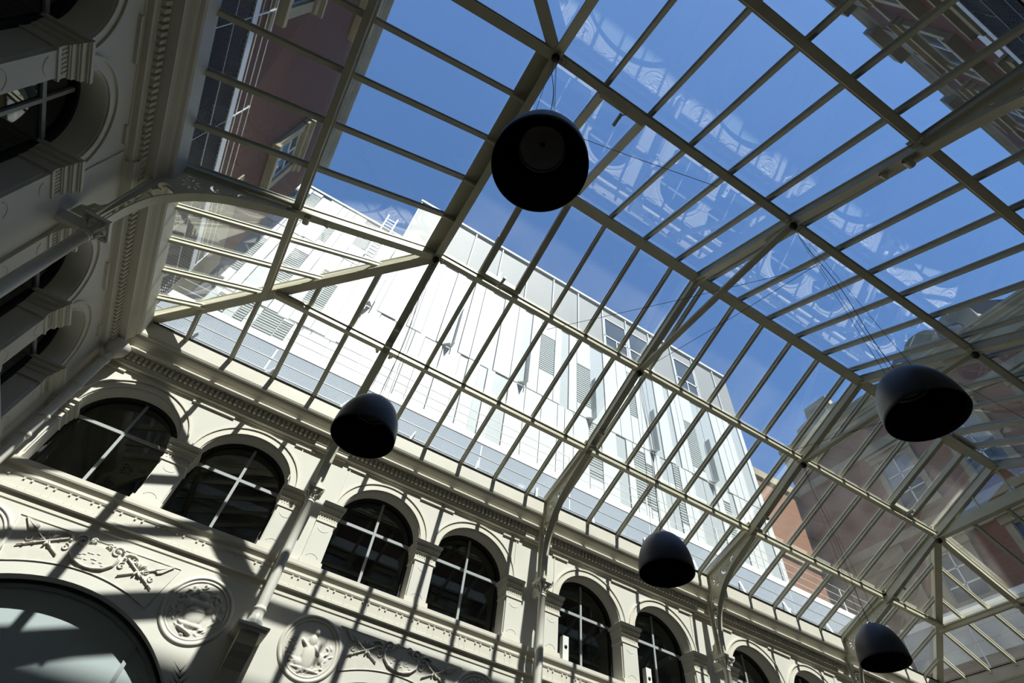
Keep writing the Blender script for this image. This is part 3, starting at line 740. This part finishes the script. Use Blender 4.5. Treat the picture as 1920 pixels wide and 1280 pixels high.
# purlins
def purlin(p0, p1, label, w=0.17, h=0.16):
    m = MB().beam(p0, p1, w*0.75, h - 0.03).beam(Vector(p0) + Vector((0,0,h-0.03)), Vector(p1) + Vector((0,0,h-0.03)), w*1.1, 0.03)
    o = m.build('purlin', IRON); tag(o, label, 'purlin', 'purlins under the glass'); return o
zp1 = gB(V1) - 0.28; zp2 = gB(V2) - 0.30
hx = lambda v: v * A_ / V2
purlin((hx(V1), -V1, zp1), (L_ - hx(V1), -V1, zp1), 'lower cream purlin of the long glass slope above the sunlit arcade')
purlin((A_, -V2, zp2), (L_ - A_, -V2, zp2), 'upper cream purlin of the long glass slope above the sunlit arcade')
purlin((hx(V1), -W_ + V1, zp1), (L_ - hx(V1), -W_ + V1, zp1), 'lower cream purlin of the long glass slope away from the arcade')
purlin((A_, -W_ + V2, zp2), (L_ - A_, -W_ + V2, zp2), 'upper cream purlin of the long glass slope away from the arcade')
za1 = gA(XA1) - 0.28
for right in (False, True):
    purlin((mir(XA1, right), -XA1*V2/A_, za1), (mir(XA1, right), -W_ + XA1*V2/A_, za1), 'cream purlin of the short glass slope at the %s end' % ('far right' if right else 'left'))
zr = ZR + 0.02
o = MB().beam((A_, -W_/2, zr), (L_ - A_, -W_/2, zr), 0.24, 0.03).beam((A_, -W_/2, zr + 0.03), (L_ - A_, -W_/2, zr + 0.03), 0.12, 0.20).beam((A_, -W_/2 + 0.09, zr + 0.10), (L_ - A_, -W_/2 + 0.09, zr + 0.10), 0.05, 0.04).beam((A_, -W_/2 - 0.09, zr + 0.10), (L_ - A_, -W_/2 - 0.09, zr + 0.10), 0.05, 0.04).build('ridge_beam', IRON)
tag(o, 'cream ridge beam along the top of the glass roof', 'ridge beam')

# ================================================================== GLAZING
def clip(poly, a, b, c):       # keep a*p+b*q<=c
    out = []
    for i in range(len(poly)):
        p, q = poly[i], poly[(i+1) % len(poly)]; dp, dq = a*p[0] + b*p[1] - c, a*q[0] + b*q[1] - c
        if dp <= 0: out.append(p)
        if (dp < 0) != (dq < 0) and abs(dp - dq) > 1e-12:
            k = dp/(dp - dq); out.append((p[0] + (q[0]-p[0])*k, p[1] + (q[1]-p[1])*k))
    return out
def area(p): return abs(sum(p[i][0]*p[(i+1) % len(p)][1] - p[(i+1) % len(p)][0]*p[i][1] for i in range(len(p))))/2
PX = 1.0504
def slope(label, T, g, bars, rows, planes, length, vents=()):
    """bars: positions along u; rows: v limits; planes: clip half planes on (u,v)"""
    t = thing('glazed_slope', label, 'glass roof', Vector(T(length/2, rows[1], g(rows[1]))))
    edges = [0.0] + list(bars) + [length]
    for a, b in zip(edges[:-1], edges[1:]):
        for r in range(len(rows) - 1):
            po = [(a, rows[r]), (b, rows[r]), (b, rows[r+1]), (a, rows[r+1])]
            for pl in planes(r): po = clip(po, *pl) if len(po) > 2 else []
            if len(po) < 3 or area(po) < 0.02: continue
            cl = []
            for p in po:
                if not cl or (abs(p[0]-cl[-1][0]) + abs(p[1]-cl[-1][1])) > 1e-4: cl.append(p)
            if len(cl) < 3: continue
            n = len(cl)
            m = MB(T); m.add([(p, q, g(q)) for p, q in cl] + [(p, q, g(q) + 0.006) for p, q in cl], [tuple(range(n)), tuple(range(2*n-1, n-1, -1))] + [(i, (i+1) % n, n+(i+1) % n, n+i) for i in range(n)])
            m.build('glass_pane', GLASS, t)
    for u in bars:
        seg = [(u, rows[0] - 0.04), (u, rows[-1])]
        v1 = rows[-1]
        for r in (0,):
            for (a, b, c) in planes(len(rows) - 2) + planes(0):
                if b > 0: v1 = min(v1, (c - a*u)/b)
        if v1 < rows[0] + 0.1: continue
        v0 = rows[0] - 0.04; thick = any(abs(u - x) < 1e-6 for x in vents)
        w = 0.05
        m = MB(); A = Vector(T(u, v0, g(v0))); Bp = Vector(T(u, v1, g(v1))); z = Vector((0,0,1))
        m.beam(A - z*0.11, Bp - z*0.11, 0.075, 0.11).beam(A - z*0.020, Bp - z*0.020, 0.115, 0.018).beam(A + z*0.008, Bp + z*0.008, 0.09, 0.02)
        m.beam(A - z*0.16, A + (Bp - A).normalized()*0.10 - z*0.16, 0.07, 0.16)
        m.build('glazing_bar', BARM, t)
    # sill flashing along the eave
    e = MB(T); e.box(0.4, length - 0.4, rows[0] - 0.05, rows[0] + 0.03, g(rows[0]) - 0.03, g(rows[0]) - 0.004); e.build('sill_strip', RUBBER, t)
    return t
barsB = [A_ + 0.06 + PX*i for i in range(-5, 24) if 0.8 < A_ + 0.06 + PX*i < L_ - 0.8]
k = A_ / V2
plB = lambda r: [(-1, k, 0.0), (1, k, L_)] if r < 2 else [(-1, 0, -A_), (1, 0, L_ - A_)]
slN = slope('long clear glass roof slope rising from the cornice of the sunlit arcade', TB, gB, barsB, (VF, V1, V2, W_/2), plB, L_)
slS = slope('long glass roof slope beyond the ridge, mirroring the sunlit arcade', TS, gB, barsB, (VF, V1, V2, W_/2), plB, L_)
barsA = [V2 - 0.86*q for q in (4, 3, 2, 1)] + [V2 + (W_ - 2*V2)*q/5 for q in range(0, 6)] + [W_ - V2 + 0.86*q for q in (1, 2, 3, 4)]
plA = lambda r: [(-k, 1, 0.0), (k, 1, k*W_)]
slope('short hipped glass slope above the shaded left wall', TA0, gA, barsA, (VF, XA1, A_ - 0.28), plA, W_)
slope('short hipped glass slope at the far right end', TC, gA, barsA, (VF, XA1, A_ - 0.28), plA, W_)
# opening lights in the upper roof
vt = [(barsB[[i for i, x in enumerate(barsB) if x > A_ + 0.5][0]], 'left'), (barsB[[i for i, x in enumerate(barsB) if x > A_ + 15.2][0]], 'right')]
for T, tx in ((TB, 'on the arcade side'), (TS, 'beyond the ridge')):
    for u0, wd in vt:
        u1 = u0 + PX; t = thing('roof_vent', 'opening roof light with a thick cream frame near the %s end, %s' % (wd, tx), 'roof vent', Vector(T((u0+u1)/2, 6, gB(6))), 'opening roof lights')
        f = MB()
        for u in (u0 + 0.03, u1 - 0.03): f.beam(Vector(T(u, V2 + 0.12, gB(V2 + 0.12) - 0.17)), Vector(T(u, W_/2 - 0.15, gB(W_/2 - 0.15) - 0.17)), 0.15, 0.16)
        for v in (V2 + 0.12, W_/2 - 0.18): f.beam(Vector(T(u0, v, gB(v) - 0.17)), Vector(T(u1, v, gB(v) - 0.17)), 0.09, 0.15)
        f.build('vent_frame', IRON, t)
        um = (u0 + u1)/2
        MB(T).box(um - 0.03, um + 0.03, V2 + 0.16, V2 + 0.42, gB(V2) - 0.30, gB(V2) - 0.22).tube([(um, V2 + 0.2, gB(V2) - 0.25), (um + 0.07, V2 + 0.12, gB(V2) - 0.30), (um + 0.02, V2 + 0.02, gB(V2) - 0.27), (um - 0.05, V2 + 0.08, gB(V2) - 0.22)], 0.015, 6).build('stay_catch', STEEL, t)

# ================================================================== PENDANT LAMPS
lamps = [((A_, -(W_ - V2)), 7.15, 'largest black dome pendant lamp, nearest the viewer, its cup-shaped reflector visible'),
         ((A_, -V2), 7.15, 'black dome pendant lamp before the sunlit cornice, above the left column'),
         ((A_ + B_, -V2), 7.15, 'black dome pendant lamp before the arcade cornice between second and third columns'),
         ((A_ + B_, -(W_ - V2)), 7.14, 'black dome pendant lamp hanging below the right part of the ridge'),
         ((A_ + 2*B_, -V2), 7.36, 'black dome pendant lamp low at the right edge, overlapping the fourth bracket'),
         ((A_ + 2*B_, -(W_ - V2)), 7.2, None)]
for (x, y), z, lab in lamps:
    if not lab: continue
    t = thing('pendant_lamp', lab, 'pendant lamp', (x, y, z), 'black dome pendant lamps')
    H = 0.80
    pr = [(0.5*math.sqrt(max(0, 1 - (h/H)**2.3))**0.92, h) for h in [H*math.sin(PI/2*q/22) for q in range(23)]]
    MB().lathe([(0.492, -0.004), (0.5, 0.0)] + pr[1:], (x, y, z), 56).build('lamp_shade', LAMPM, t)
    pi = [(p*0.975, q*0.97) for p, q in pr]
    MB().lathe([(0.492, -0.004)] + pi[:16] + [(0.245, 0.56), (0.25, 0.545)], (x, y, z), 56).build('inner_shell', LAMPIN, t)
    MB().lathe([(0.255,0.50),(0.262,0.52),(0.235,0.60),(0.19,0.66),(0.175,0.665),(0.165,0.685),(0.10,0.70),(0.0,0.705)], (x, y, z), 40).build('reflector', LAMPREF, t)
    MB().lathe([(0.0,0.655),(0.02,0.66),(0.028,0.68),(0.02,0.70)], (x, y, z), 14).build('bulb', BULBM, t)
    MB().lathe([(0.0,H+0.05),(0.03,H+0.05),(0.05,H+0.01),(0.06,H-0.03)], (x, y, z), 16).build('cap', LAMPM, t)
    for q in range(3):
        an = 2*PI*q/3 + 0.6; rr = 0.20
        MB().tube([(x + rr*math.cos(an), y + rr*math.sin(an), z + H - 0.06), (x + 0.03*math.cos(an), y + 0.03*math.sin(an), ZP2 - 0.12)], 0.0035, 5).build('suspension_wire', WIREM, t)
    f = MB(); n = 24; f.tube([(x + 0.07*math.sin(5.5*s) * s*(1-s)*3, y + 0.05*math.sin(7*s+1)*s*(1-s)*3, z + H + (ZP2 - 0.12 - z - H)*s) for s in [j/n for j in range(n+1)]], 0.006, 5)
    f.build('power_cable', WIREM, t)
# thin wires stretched under the roof
wires = [((A_ + 0.4, -8.6, 12.86), (A_ + 4.2, -9.5, 12.9), 'left lamp'), ((A_ + B_ + 0.2, -5.2, 12.85), (A_ + B_ + 1.2, -9.6, 12.75), 'second truss'),
         ((A_ + 3.2, -4.6, 12.6), (A_ + B_ + 1.4, -9.4, 12.95), 'middle of the roof'), ((A_ + 2*B_ - 0.8, -4.8, 12.7), (A_ + 2*B_ + 1.5, -9.6, 12.9), 'third truss'), ((A_ + 2*B_ + 0.6, -9.0, 12.8), (A_ + 3*B_ - 0.6, -9.4, 12.8), 'right end')]
for a, b, w in wires:
    o = MB().tube([Vector(a), Vector(a).lerp(Vector(b), 0.5) + Vector((0,0,-0.05)), Vector(b)], 0.006, 5).build('stay_wire', WIREM)
    tag(o, 'thin dark wire stretched under the glass near the ' + w, 'wire', 'thin wires under the glass')
# ================================================================== OUTSIDE: guard screens above the eaves
def screen(T, length, v, z0, z1, m, label, step, sides, rails=(0.5, 0.85, 1.2)):
    t = thing('guard_screen', label, 'screen', Vector(T(length/2, v, z0)), 'guard screens outside the eaves')
    u = sides[0]; n = 0
    while u < sides[1] - 0.2:
        w = min(step, sides[1] - u)
        MB(T).box(u + 0.02, u + w - 0.02, v - 0.012, v, z0, z1).build('panel', m, t)
        MB(T).box(u - 0.018, u + 0.018, v - 0.05, v - 0.013, z0 - 0.4, z1 + (rails[-1] if rails else 0.2)).build('post', RAILM, t)
        u += step
    MB(T).box(sides[0], sides[1], v - 0.09, v + 0.02, z1, z1 + 0.24).build('top_rail', RAILM, t)
    for q in rails: MB(T).tube([(sides[0], v - 0.03, z1 + q), (sides[1], v - 0.03, z1 + q)], 0.012, 5).build('hand_rail', RAILM, t)
    for q in (0.33, 0.66):
        MB(T).box(sides[0], sides[1], v - 0.014, v + 0.012, z0 + (z1-z0)*q - 0.012, z0 + (z1-z0)*q + 0.012).build('panel_joint', STEEL, t)
screen(TB, L_, -0.50, 11.6, 13.0, MESHL, 'pale ribbed screen outside the glass below the white office facade', 3.3, (-0.2, L_ + 0.2))
sn = [o for o in COL.objects if o.name == 'guard_screen'][0]
for k in range(14):
    x = 1.0 + 2.1*k
    MB().beam((x, 0.05, 11.35), (x + 0.25, 0.46, 12.25), 0.07, 0.05).box(x - 0.12, x + 0.12, 0.0, 0.10, 11.28, 11.36).build('stay_arm', STEEL, sn)
screen(TA0, W_, 0.02, 11.65, 13.9, MESHD, 'dark perforated screen outside the glass above the shaded left wall', 2.4, (-0.3, W_ + 0.2))
screen(TS, L_, 0.22, 11.65, 14.2, MESHD, 'dark perforated screen outside the glass below the brick wing beyond the ridge', 2.4, (-0.2, L_ + 0.2), ())
screen(TC, W_, 0.12, 11.65, 13.1, STEEL, 'grey solid screen outside the glass at the far right end', 2.4, (-0.3, W_ + 0.2), ())

# ================================================================== OUTSIDE: brick wings
def fwindow(T, parent, u, z0, z1, w, v, blind=0.35, bars=(2, 3), sur=0.28):
    s = MB(T)
    s.box(u - w/2 - sur, u - w/2, v, v + 0.14, z0 - 0.15, z1 + 0.25); s.box(u + w/2, u + w/2 + sur, v, v + 0.14, z0 - 0.15, z1 + 0.25)
    s.box(u - w/2 - sur - 0.06, u + w/2 + sur + 0.06, v, v + 0.22, z1 + 0.02, z1 + 0.30); s.box(u - w/2 - sur - 0.12, u + w/2 + sur + 0.12, v, v + 0.34, z1 + 0.30, z1 + 0.42)
    s.box(u - w/2 - sur - 0.06, u + w/2 + sur + 0.06, v, v + 0.26, z0 - 0.28, z0 - 0.08)
    f = s.build('window_surround', STONE, parent)
    b = MB(T)
    for k in range(bars[0] + 1): x = u - w/2 + w*k/bars[0]; b.box(x - 0.03, x + 0.03, v - 0.02, v + 0.05, z0 - 0.08, z1 + 0.02)
    for k in range(bars[1] + 1): z = z0 - 0.08 + (z1 + 0.1 - z0)*k/bars[1]; b.box(u - w/2, u + w/2, v - 0.02, v + 0.05, z - 0.03, z + 0.03)
    b.build('sash', SASH, f)
    MB(T).box(u - w/2, u + w/2, v - 0.02, v + 0.012, z0 - 0.08, z1 + 0.02).build('pane', BLUEGL, f)
    if blind: MB(T).box(u - w/2 + 0.03, u + w/2 - 0.03, v + 0.012, v + 0.02, z1 - (z1-z0)*blind, z1 + 0.02).build('blind', BLIND, f)
def cornice(T, u0, u1, v, ztop, parent, m=STONE):
    pf = [(0,-1.5),(0.05,-1.5),(0.05,-1.3),(0.02,-1.3),(0.02,-0.8),(0.10,-0.76),(0.10,-0.62),(0.16,-0.58),(0.16,-0.42),(0.30,-0.30),(0.30,-0.20),(0.36,-0.15),(0.36,0.0),(0,0.0)]
    MB(T).prism([(v + p, ztop + q) for p, q in pf], u0, u1, lambda p, q, a: (a, p, q)).build('cornice', m, parent)
def band(T, u0, u1, v, z0, z1, d, parent, m=STONE): MB(T).box(u0, u1, v, v + d, z0, z1).build('string_band', m, parent)

# left wing (beyond the shaded wall)
VA = -0.45
t = thing('brick_wing', 'dark red brick wing with cream stone trim seen through the left end of the roof', 'building', (-5, -W_/2, 11.0), 'brick wings round the court')
MB(TA0).box(-2.6, W_ + 6, -5.5, VA, 11.0, 27.0).build('brick_wall', BRICK, t)
cornice(TA0, -2.6, W_ + 6, VA, 27.2, t, STONE2)
band(TA0, -2.6, 1.2, VA, 13.0, 17.3, 0.05, t)
for y, z0, z1, w in ((0.55, 19.4, 21.7, 1.5), (5.2, 23.9, 25.0, 0.9), (7.6, 16.6, 18.4, 2.2), (11.6, 16.6, 18.4, 2.2), (12.0, 20.5, 22.6, 1.6)):
    fwindow(TA0, t, y, z0, z1, w, VA, 0.0)
band(TA0, 6.0, W_ + 4, VA, 15.9, 16.15, 0.10, t)

# wing beyond the ridge
VS = -0.22
t = thing('brick_wing', 'red brick wing with cream cornice and pediments at the upper right beyond the ridge', 'building', (L_/2, -W_ - 4, 11.0), 'brick wings round the court')
MB(TS).box(-0.05, L_ + 0.03, -6, VS, 11.0, 24.7).build('brick_wall', BRICK, t)
ZC = 25.35
cornice(TS, -0.05, L_ + 0.03, VS - 0.12, ZC, t, STONE2)
band(TS, -0.05, L_ + 0.03, VS, 16.4, 16.9, 0.10, t, RAILM); band(TS, -0.05, L_ + 0.03, VS, 22.3, 22.6, 0.10, t, STONE)
for x in (2.0, 5.4, 8.8, 12.2, 15.6, 19.0, 22.4, 25.8):
    fwindow(TS, t, x, 18.9, 21.4, 1.9, VS, 0, (2, 2), 0.2); fwindow(TS, t, x, 14.0, 15.9, 1.9, VS, 0.4, (2, 2), 0.2)
    o = MB(TS).box(x + 1.25, x + 1.75, VS, VS + 0.10, 22.6, 24.0); o.build('pier_strip', STONE2, t)
pd = MB(TS)
for x in (12.6, 20.8):
    pass
for x in (13.6, 16.4, 20.7):
    MB(TS).box(x - 0.85, x + 0.85, VS - 0.1, VS + 0.42, ZC - 0.55, ZC + 0.06).box(x - 0.7, x + 0.7, VS - 0.1, VS + 0.06, ZC - 1.5, ZC - 0.55).build('cornice_block', STONE2, t)
MB(TS).prism([(11.0,ZC),(13.9,ZC)] + [(12.45 + 1.45*math.cos(PI*q/14), ZC + 0.0 + 0.35*math.sin(PI*q/14)) for q in range(1, 14)], VS - 0.5, VS + 0.1, lambda p, q, a: (p, a, q)).build('curved_pediment', STONE2, t)

# far right wing
VC = -0.40
t = thing('brick_wing', 'brown brick wing with cream bands and sash windows beyond the far right end', 'building', (L_ + 5, -W_/2, 11.0), 'brick wings round the court')
MB(TC).box(-2.6, W_ + 6, -6, VC, 11.0, 24.0).build('brick_wall', BRICK2, t)
cornice(TC, -2.6, W_ + 4, VC, 24.4, t)
band(TC, -2.6, W_ + 4, VC, 21.3, 21.75, 0.16, t); band(TC, -2.6, W_ + 4, VC, 16.75, 17.15, 0.16, t); band(TC, -2.6, 1.1, VC, 13.0, 17.0, 0.06, t)
band(TC, -2.6, W_ + 4, VC, 16.0, 16.3, 0.10, t)
for y in (2.65, 5.9, 9.15, 12.4):
    fwindow(TC, t, y, 17.9, 20.6, 1.35, VC, 0.55, (2, 3)); fwindow(TC, t, y, 13.7, 15.6, 1.35, VC, 0.0, (2, 3))
MB(TC).prism([(-1.4,24.4),(2.2,24.4),(2.0,25.3),(1.2,25.5),(1.1,26.3),(-0.3,26.3),(-0.4,25.5),(-1.2,25.3)], VC - 0.6, VC, lambda p, q, a: (p, a, q)).build('shaped_gable', STONE, t)
MB(TC).box(0.0, 0.9, VC - 0.5, VC + 0.05, 24.8, 25.9).build('gable_panel', STONE2, t)
MB(TC).prism([(3.0,24.4),(11.5,24.4),(9.5,26.6),(5.0,26.6)], VC - 3.0, VC - 1.0, lambda p, q, a: (p, a, q)).build('slate_roof', SLATE, t)
dm = MB(); cx, cy = L_ + 2.0, -8.0
MB().lathe([(1.6,24.3),(1.6,25.0),(1.5,25.5),(1.2,26.2),(0.75,26.7),(0.3,27.0),(0.12,27.1),(0.10,27.6),(0.0,27.7)], (cx, cy, 0), 24).build('lead_dome', SLATE, t)
for y in (6.6, 8.4):
    MB(TC).prism([(y - 0.8,24.4),(y + 0.8,24.4),(y + 0.8,25.6)] + [(y + 0.8*math.cos(PI*q/10), 25.6 + 0.6*math.sin(PI*q/10)) for q in range(1, 10)] + [(y - 0.8,25.6)], VC - 0.9, VC - 0.1, lambda p, q, a: (p, a, q)).build('dormer', STONE2, t)
# short brick return between the white facade and the far right wing
t = thing('brick_wing', 'brown brick return wall right of the white office facade', 'building', (26.6, 3.2, 11.0), 'brick wings round the court')
MB().box(24.5, L_ + 0.5, 2.6, 3.6, 11.0, 21.6).build('brick_wall', BRICK2, t)
MB().box(24.4, L_ + 0.5, 2.45, 2.6, 21.2, 21.7).build('coping', STONE, t)
MB().box(24.4, L_ + 0.5, 2.5, 2.6, 16.75, 17.1).build('string_band', STONE, t)

# ================================================================== OUTSIDE: white office facade
t = thing('office_building', 'bright white modern office facade of tall narrow panels behind the glass', 'building', (14, 4, 11.0))
YF = 1.30
MB().box(4.6, 24.35, YF + 0.12, YF + 7, 11.0, 26.5).build('wall', WHITEP, t)
MB().box(-6.0, 4.6, 3.72, 9.0, 11.0, 26.4).build('set_back_wall', WHITEP, t)
MB().box(4.55, 24.42, YF - 0.10, YF + 0.3, 26.45, 26.62).build('roof_edge', WHITEP, t)
MB().box(-6.0, 4.6, 3.55, 3.9, 26.35, 26.5).build('roof_edge', WHITEP, t)
rnd = random.Random(11)
def facade(x0, x1, y, storeys, skip=()):
    for z0, z1 in storeys:
        x = x0 + 0.02; prevk = None
        while x < x1 - 0.15:
            w = rnd.choice((0.34, 0.42, 0.5, 0.62, 0.75)); w = min(w, x1 - x - 0.01)
            kind = rnd.choice(('panel', 'panel', 'louvre', 'glass', 'panel' if prevk != 'panel' else 'glass')); prevk = kind
            m = MB()
            if kind == 'panel':
                m.box(x + 0.012, x + w - 0.012, y, y + 0.10, z0 + 0.012, z1 - 0.012); m.build('cladding_panel', WHITEP, t)
            elif kind == 'glass':
                m.box(x + 0.012, x + w - 0.012, y + 0.05, y + 0.10, z0 + 0.012, z1 - 0.012); m.build('glass_strip', PALEGL, t)
            else:
                zz = z0 + rnd.uniform(0.0, 1.4)*(z1 - z0)/4; ze = min(z1, zz + rnd.uniform(2.0, 3.2))
                m.box(x + 0.012, x + w - 0.012, y, y + 0.10, z0 + 0.012, zz)
                if ze < z1 - 0.02: m.box(x + 0.012, x + w - 0.012, y, y + 0.10, ze, z1 - 0.012)
                m.build('cladding_panel', WHITEP, t)
                lv = MB(); z = zz + 0.01
                while z < ze - 0.03: lv.box(x + 0.015, x + w - 0.015, y + 0.02, y + 0.08, z, z + 0.075); z += 0.13
                lv.build('louvre', LOUV, t)
            x += w
facade(4.6, 24.3, YF, ((14.0, 17.42), (17.46, 22.45)))
facade(-6.0, 4.6, 3.60, ((14.0, 17.42), (17.46, 22.45), (22.49, 26.3)))
# top storey: grey panels, white fins and rooftop windows
x = 4.62
k = 0
while x < 24.2:
    w = 1.55
    m = MB().box(x + 0.04, min(x + w - 0.04, 24.3), YF + 0.02, YF + 0.10, 22.55, 26.4); m.build('attic_panel', PALEP, t)
    MB().box(x - 0.03, x + 0.03, YF - 0.06, YF + 0.1, 22.5, 26.45).build('fin', WHITEP, t)
    if 15.2 < x + 0.1 < 18.2 or 19.5 < x + 0.3 < 21.2:
        f = MB().box(x + 0.10, x + w - 0.10, YF - 0.01, YF + 0.03, 23.1, 25.5).build('attic_window', BLUEGL, t)
        b = MB().box(x + 0.06, x + w - 0.06, YF - 0.05, YF, 23.95, 24.03).box(x + w*0.5, x + w*0.5 + 0.05, YF - 0.05, YF, 23.05, 23.95)
        for e in (x + 0.06, x + w - 0.12): b.box(e, e + 0.06, YF - 0.05, YF, 23.0, 25.55)
        b.box(x + 0.06, x + w - 0.06, YF - 0.05, YF, 25.5, 25.56).box(x + 0.06, x + w - 0.06, YF - 0.05, YF, 23.0, 23.06); b.build('window_frame', SASH, f)
    x += w
for xx in (4.65, 7.9, 11.15, 14.45, 17.7, 21.0):
    MB().add([(xx - 0.16, YF, 17.52), (xx + 0.16, YF, 17.52), (xx + 0.02, YF - 0.34, 17.34), (xx - 0.16, YF, 17.45), (xx + 0.16, YF, 17.45), (xx + 0.02, YF - 0.34, 17.31)], [(0,1,2),(5,4,3),(0,3,4,1),(1,4,5,2),(2,5,3,0)]).build('gusset_hood', LOUV, t)
    MB().box(xx + 0.17, xx + 0.20, YF - 0.30, YF, 17.5, 19.9).build('glass_fin', PALEGL, t)
# roof ladder
t = thing('roof_ladder', 'white metal ladder on the roof edge beside the dark gable beam', 'ladder', (3.7, 3.5, 24.0))
ld = MB()
for x in (3.45, 3.95): ld.box(x - 0.03, x + 0.03, 3.35, 3.41, 23.2, 27.4)
ld.build('stile', RAILM, t)
rg = MB(); z = 23.4
while z < 27.3: rg.box(3.45, 3.95, 3.36, 3.40, z, z + 0.03); z += 0.3
rg.build('rung_set', RAILM, t)
